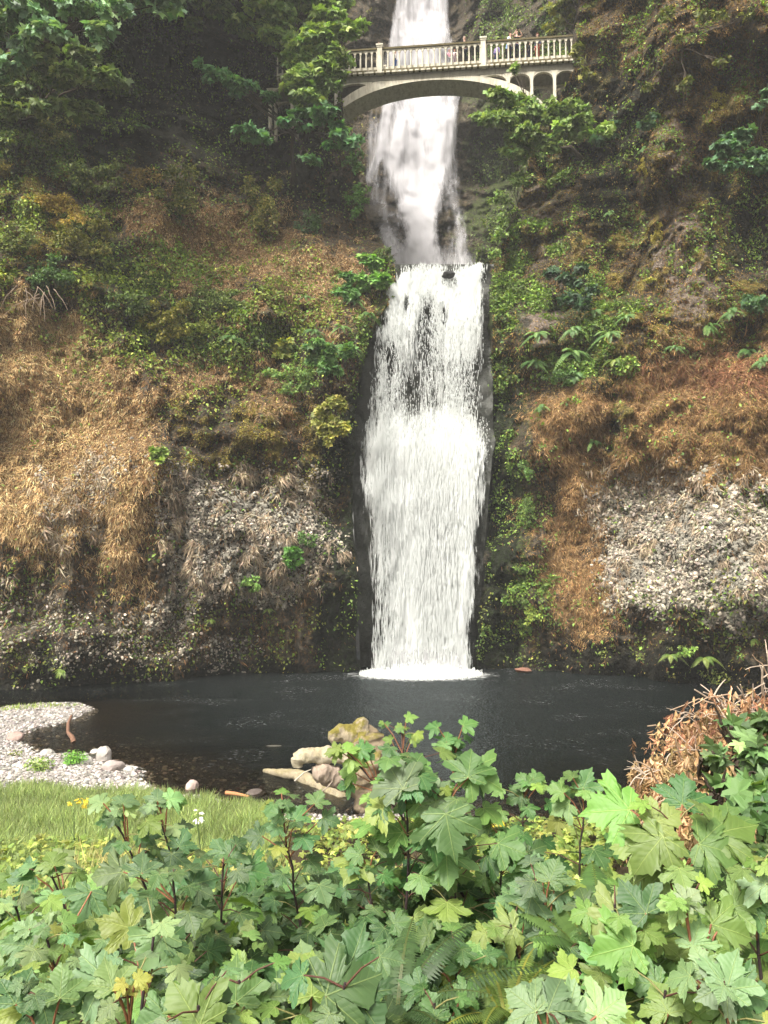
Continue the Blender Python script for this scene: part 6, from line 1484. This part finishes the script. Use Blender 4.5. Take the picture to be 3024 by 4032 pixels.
S('sapling with light green leaves in the bottom right corner', (2850, 3850), 2.2, (2880, 4060), .27, 1, 'pale', tip=False, extra=[(2880, 3830, 0, 1.1, 'pale', 60, .8), (2810, 3900, 0, 1.0, 'pale', 200, .8), (2960, 3920, 0, 1.1, 'mid', -20, .8), (2760, 3780, .1, .8, 'pale', 100, .7), (2900, 4010, 0, 1.1, 'mid', -60, .8)])
S('sapling with yellow green maple leaves low on the right', (2620, 3900), 2.35, (2620, 4080), .25, 1, 'lime', tip=False, extra=[(2600, 3930, 0, 1.1, 'lime', 110, .8), (2680, 3960, 0, 1.0, 'lime', -30, .8), (2540, 3870, .1, 1.1, 'mid', 170, .8), (2760, 3990, 0, .9, 'lime', 30, .8)])
S('sapling with pale toothed leaves along the bottom edge right of centre', (2150, 3960), 2.1, (2160, 4100), .26, 1, 'pale', tip=False, extra=[(2060, 3940, 0, 1.0, 'pale', 140, .7), (2180, 3920, 0, 1.1, 'pale', 60, .7), (2300, 3990, 0, 1.2, 'pale', 10, .75), (2120, 4020, 0, 1.0, 'pale', -40, .8), (2400, 3960, 0, 1.1, 'pale', 30, .7)])
S('low sapling with mid green leaves between the silver and lime groups', (2280, 3700), 2.9, (2290, 3900), .23, 2, 'mid', face=.8)

# right bank plants with small maple leaves
def bankbush(label, sprays, leaf, base, base2, root, dens=1.2, tpl='M', **kw):
    r = at(root[0], root[1], root[2]); r[2] = float(ground_z(r[0], r[1]))
    return tree('shrub', label, 'shrub', r, sprays, leaf, base, base2, dens, tpl, .02, 'shrubs on the near right bank', flat=.8, **kw)
bankbush('leafy green shrub of small maple leaves on the right bank', [(2880, 2860, 90, 50, 7.2), (2960, 2950, 100, 70, 7.0), (3020, 2850, 70, 70, 7.4), (2900, 3010, 90, 60, 6.6), (2990, 3080, 90, 70, 6.2)], .13, (0.09, 0.17, 0.06), (0.18, 0.27, 0.10), (2980, 3150, 7.2))
bankbush('second small leaved shrub hugging the bank under the first', [(2850, 3070, 80, 50, 6.0), (2800, 3130, 60, 50, 5.8), (2900, 3160, 90, 60, 5.6), (2990, 3200, 80, 60, 5.4)], .12, (0.07, 0.14, 0.05), (0.16, 0.25, 0.09), (2900, 3300, 5.9))
bankbush('pale little shrub on the right bank between dead fronds', [(2850, 2990, 60, 34, 6.6), (2760, 2985, 50, 26, 6.6), (2810, 2960, 46, 24, 6.6)], .12, (0.12, 0.21, 0.09), (0.2, 0.3, 0.13), (2830, 3080, 6.8))
# dead fronds and bare branches overhanging the pool
def dead_fern(label, fx, fy, D, r, n, base=(0.34, 0.19, 0.10), base2=(0.58, 0.40, 0.22), down=.9):
    p_ = at(fx, fy, D); e = tag(empty('dead_fern', p_), label, 'dead fern', 'dead ferns on the right bank')
    q = RNG.normal(size=(n, 3)) * np.array([r, r * .8, r * .55]) * .6; D_ = nrm(np.stack([RNG.normal(size=n) * .25 - .12, RNG.normal(size=n) * .25, -np.ones(n) * down], -1)); nn = nrm(RNG.normal(size=(n, 3)) + [0, -1, .2])
    l = .07 + .13 * RNG.random(n)
    q[:, 2] = np.maximum(q[:, 2], ground_z(q[:, 0] + p_[0], q[:, 1] + p_[1]) - p_[2] + .05)
    hg = q[:, 2] + p_[2] - ground_z(q[:, 0] + p_[0], q[:, 1] + p_[1]); q = q[hg < 1.1]; q = q if len(q) > 5 else np.zeros((6, 3)); n = int(n * 1.15) if len(q) > 60 else 120
    nn = nrm(RNG.normal(size=(n, 3)) + [0, -1, .2]); l = .04 + .065 * RNG.random(n)
    ns = min(max(30, n // 16), len(q)); k_ = RNG.integers(0, ns, n); t_ = RNG.random(n)[:, None]; q0 = q[k_]; dr = nrm(RNG.normal(size=(ns, 3)) * [.28, .28, .1] + [-.1, 0, -1])[k_]; q = q0 + dr * t_ * .34
    D_ = nrm(dr + RNG.normal(size=(n, 3)) * .45); l = l * (1.1 - .6 * t_[:, 0]); sC = vary(base, ns, .4, .08, base2)[k_]
    scatter_mesh('fronds', LS_V, LS_F, frames(D_, nn, np.stack([l * .5, l, l], -1)), q, sC * (.8 + .4 * RNG.random((n, 1))), MAT['grass'], e)
    m = MB()
    for k in range(5):
        a_ = np.array([r * .6, .1, -r * .4]) + RNG.normal(size=3) * .05; b_ = RNG.normal(size=3) * r * .6 + [-r * .4, 0, 0]; branch(m, a_, b_, .010, .005, (0.36, 0.26, 0.18), .5, 7)
    m.build('stalks', MAT['bark'], e); return e
for i, (fx, fy, D, r, n, lb) in enumerate([(2620, 3060, 7.2, .42, 700, 'ochre dead fern hanging over the pool at the tip of the right bank'), (2720, 3000, 7.4, .45, 800, 'tan dead fern in the middle of the dead fronds'), (2830, 2900, 7.8, .42, 800, 'rust orange dead fern high on the right bank'), (2900, 2820, 8.0, .42, 800, 'orange brown dead fern at the top of the bank under the bare branches'),
                                           (2560, 3160, 6.4, .32, 450, 'golden dead fern just above the wide lime leaves'), (2720, 3190, 6.0, .34, 500, 'brown dead fern hanging behind the upright green leaf'), (2780, 2880, 8.0, .35, 500, 'reddish dead fern leaning left below the long bare sticks'), (2990, 2790, 8.2, .4, 600, 'pinkish brown dead fern at the right frame edge')]):
    dead_fern(lb, fx, fy, D, r, int(n * 2.2), (0.30, 0.165, 0.10) if i in (2, 3, 6, 7) else (0.28, 0.19, 0.10))
def bare(label, pts, D, r, col=(0.42, 0.34, 0.27), twigs=3):
    P = np.array([at(x, y, D + .1 * k) for k, (x, y) in enumerate(pts)]); o_ = P[-1].copy(); m = MB()
    t = np.linspace(0, len(P) - 1, 16); Q = np.stack([np.interp(t, np.arange(len(P)), P[:, j]) for j in range(3)], -1)
    for _ in range(2): Q[1:-1] = (Q[:-2] + 2 * Q[1:-1] + Q[2:]) / 4
    m.tube(Q - o_, np.linspace(r * .3, r * .7, 16), 6, col)
    for k in range(twigs):
        i = RNG.integers(3, 13); branch(m, Q[i] - o_, Q[i] - o_ + RNG.normal(size=3) * [.15, .1, .15] + [-.08, 0, .05], r * .4, r * .2, col, .2, 5)
    o = m.build('branch', MAT['bark'], None, True); o.location = o_; return tag(o, label, 'branch', 'bare branches on the right bank')
for lb, pts, D, r in [('long pale bare stick, lower of the two pointing left over the pool', [(2770, 2725), (2820, 2745), (2870, 2780), (2960, 2815)], 8.2, .022), ('greenish bare stick pointing left above the pale one', [(2735, 2715), (2790, 2750), (2840, 2780), (2900, 2830)], 8.0, .022),
     ('curved bare stick with hooked end reaching furthest left', [(2680, 2812), (2700, 2802), (2760, 2830), (2860, 2848)], 7.9, .018), ('upright forked bare branch near the right frame edge', [(2915, 2695), (2930, 2750), (2960, 2800), (2985, 2840)], 8.2, .022),
     ('tall upright bare branch at the right frame edge', [(3003, 2625), (3000, 2700), (3010, 2760), (3020, 2820)], 8.2, .028), ('thin upright branch behind the tall one at the frame edge', [(3024, 2560), (3026, 2650), (3050, 2740)], 8.3, .018),
     ('arching grey branch over the ochre dead fern', [(2470, 3110), (2500, 3060), (2560, 3030), (2640, 3025)], 7.0, .014), ('large arching grey branch above the tan dead fern', [(2620, 3010), (2630, 2970), (2680, 2950), (2760, 2955), (2800, 2960)], 7.3, .014),
     ('looping thin branch left of the reddish dead fern', [(2740, 2960), (2735, 2900), (2750, 2860), (2800, 2845), (2840, 2870)], 7.6, .010), ('low arching branch just above the wide lime leaves', [(2520, 3090), (2540, 3050), (2600, 3030), (2670, 3060)], 6.8, .010), ('tangled thin branch between the two upright ones', [(2960, 2780), (2980, 2740), (3010, 2720), (3030, 2745)], 8.2, .010),
     ('short pale broken stick in the orange fronds', [(2810, 2800), (2860, 2830), (2900, 2870)], 7.6, .016), ('bare brown stick lying across the bank top', [(2850, 2790), (2930, 2800), (3024, 2810)], 8.0, .014)]:
    bare(lb, pts, D, r)

# foreground ferns, finer
def near_fern(label, fx, fy, D, L, nf, col, col2, spread=1.0, rot=0):
    o = fern_mesh('fern', nf, L, 'vase', 34, .13, col, col2, .026, spread); p_ = at(fx, fy, D); o.location = p_; o.rotation_euler = (0, 0, rot); return tag(o, label, 'fern', 'ferns among the foreground saplings')
near_fern('big sword fern with upright fronds in the right foreground', 2380, 3990, 3.0, .85, 13, (0.06, 0.12, 0.03), (0.11, 0.18, 0.05), .5, .3)
near_fern('yellow green fern spreading along the bottom edge right of centre', 2000, 4120, 2.7, .5, 12, (0.12, 0.18, 0.04), (0.20, 0.26, 0.06), 1.1)
near_fern('dark fern in the gap at the bottom centre', 1560, 4080, 2.7, .55, 10, (0.03, 0.06, 0.02), (0.05, 0.09, 0.03), 1.0)
near_fern('pale fern fronds half hidden by the lime leaves', 2740, 3960, 2.9, .5, 9, (0.14, 0.18, 0.07), (0.26, 0.28, 0.12), .9)
near_fern('fern deep in shade behind the dark hollow saplings', 1480, 3640, 4.6, .5, 10, (0.05, 0.10, 0.03), (0.1, 0.15, 0.04), 1.0)
near_fern('fern at the right frame edge under the broad leaves', 2960, 3660, 3.0, .5, 9, (0.07, 0.12, 0.03), (0.14, 0.19, 0.06), 1.0)

# undergrowth that nobody could count
def under(name, label, n, y0, y1, cond, size, base, base2, tpl='M', h=(.05, .6), wide=1.35, big=False, clumpf=.25):
    Y = y0 + (y1 - y0) * RNG.random(n); X = (RNG.random(n) - .5) * wide * Y + (RNG.random(n) - .5)
    Zg = ground_z(X, Y) + h[0] + (h[1] - h[0]) * RNG.random(n) ** .8
    P = np.stack([X, Y, Zg], -1); fx, fy = px_of(P); k = cond(fx, fy, P) & (fbm(P, 1.3, 3, 500 + n % 97) > -clumpf); P = P[k]; n = len(P)
    nn = nrm(np.array([0, -.35, 1.0]) + RNG.normal(size=(n, 3)) * .38); D = nrm(RNG.normal(size=(n, 3)) * [1, 1, .3] + [0, -.4, -.2]); s_ = size * (.6 + .7 * RNG.random(n)); C = vary(base, n, .3, .1, base2)
    if big: o = leaf_set(name, P, nrm(D - nn * np.sum(D * nn, -1, keepdims=True)), nn, s_, C, None, np.zeros(3), LOW)
    else: o = scatter_mesh(name, LM_V if tpl == 'M' else LS_V, LM_F if tpl == 'M' else LS_F, frames(D, nn, s_), P, C, MAT['leaf'])
    return tag(o, label, kind='stuff')
under('undergrowth', 'yellow green leafy undergrowth behind the foreground saplings', 44000, 4.6, 16.6, lambda x, y, P: (y > np.where((x < 1150), 3330 - 40 * (x < 700), 3215)) & (x < 2450), .09, (0.13, 0.20, 0.045), (0.32, 0.34, 0.08), h=(.05, .5))
under('undergrowth', 'reddish and orange leaves in the undergrowth on the left bank', 1500, 5, 10, lambda x, y, P: (y > 3300) & (x < 1300), .09, (0.40, 0.12, 0.05), (0.5, 0.3, 0.08), h=(.1, .5))
under('undergrowth', 'green understorey of maple leaves beneath the saplings', 9000, 2.1, 5.8, lambda x, y, P: (y > 3330) & (fbm(P, .8, 3, 33) > -.12), .078, (0.040, 0.09, 0.03), (0.09, 0.15, 0.045), h=(.1, .75), big=True)
under('undergrowth', 'paler maple leaves filling the left foreground', 3200, 2.1, 6.0, lambda x, y, P: (x < 1000) & (y > 3430), .075, (0.10, 0.18, 0.05), (0.19, 0.28, 0.08), h=(.3, .95), big=True)
under('undergrowth', 'lime green maple leaves filling the right foreground', 3000, 2.1, 5.5, lambda x, y, P: (x > 2250) & (y > 3330), .08, (0.11, 0.20, 0.045), (0.22, 0.3, 0.07), h=(.3, .95), big=True)
under('undergrowth', 'small green leaves covering the right bank', 44000, 2.0, 9.8, lambda x, y, P: ((x > 2600) | (P[:, 0] > 3.0)) & (y > 2880 + (3024 - np.minimum(x, 3024)) * .45), .10, (0.07, 0.13, 0.045), (0.17, 0.24, 0.08), h=(.02, .3), wide=3.0)
n = 5000; X = -5 + 6.5 * RNG.random(n); Y = 9.5 + 4 * RNG.random(n)
leaf_ground('grass', X, Y, .1, .5, .014, (0.30, 0.27, 0.10), (0.5, 0.42, 0.2), 'tall seeding grass at the back of the left bank', lean=.25)
# ------------------------------------------------------------------ haze added to lift the dark tones
m = MB(); m.box(-70, 70, -14, 90, -4.5, 75, (1, 1, 1))
g = G('haze_lift'); v = g.n('ShaderNodeVolumePrincipled'); v.inputs['Density'].default_value = HAZE
v.inputs['Color'].default_value = (0.93, 0.95, 0.96, 1); v.inputs['Anisotropy'].default_value = 0.0
g.L.new(v.outputs[0], g.out.inputs[1])
o = m.build('haze', g.m); tag(o, 'thin haze added through the gorge to lift the shadows', kind='stuff')
SC.cycles.volume_bounces = 1
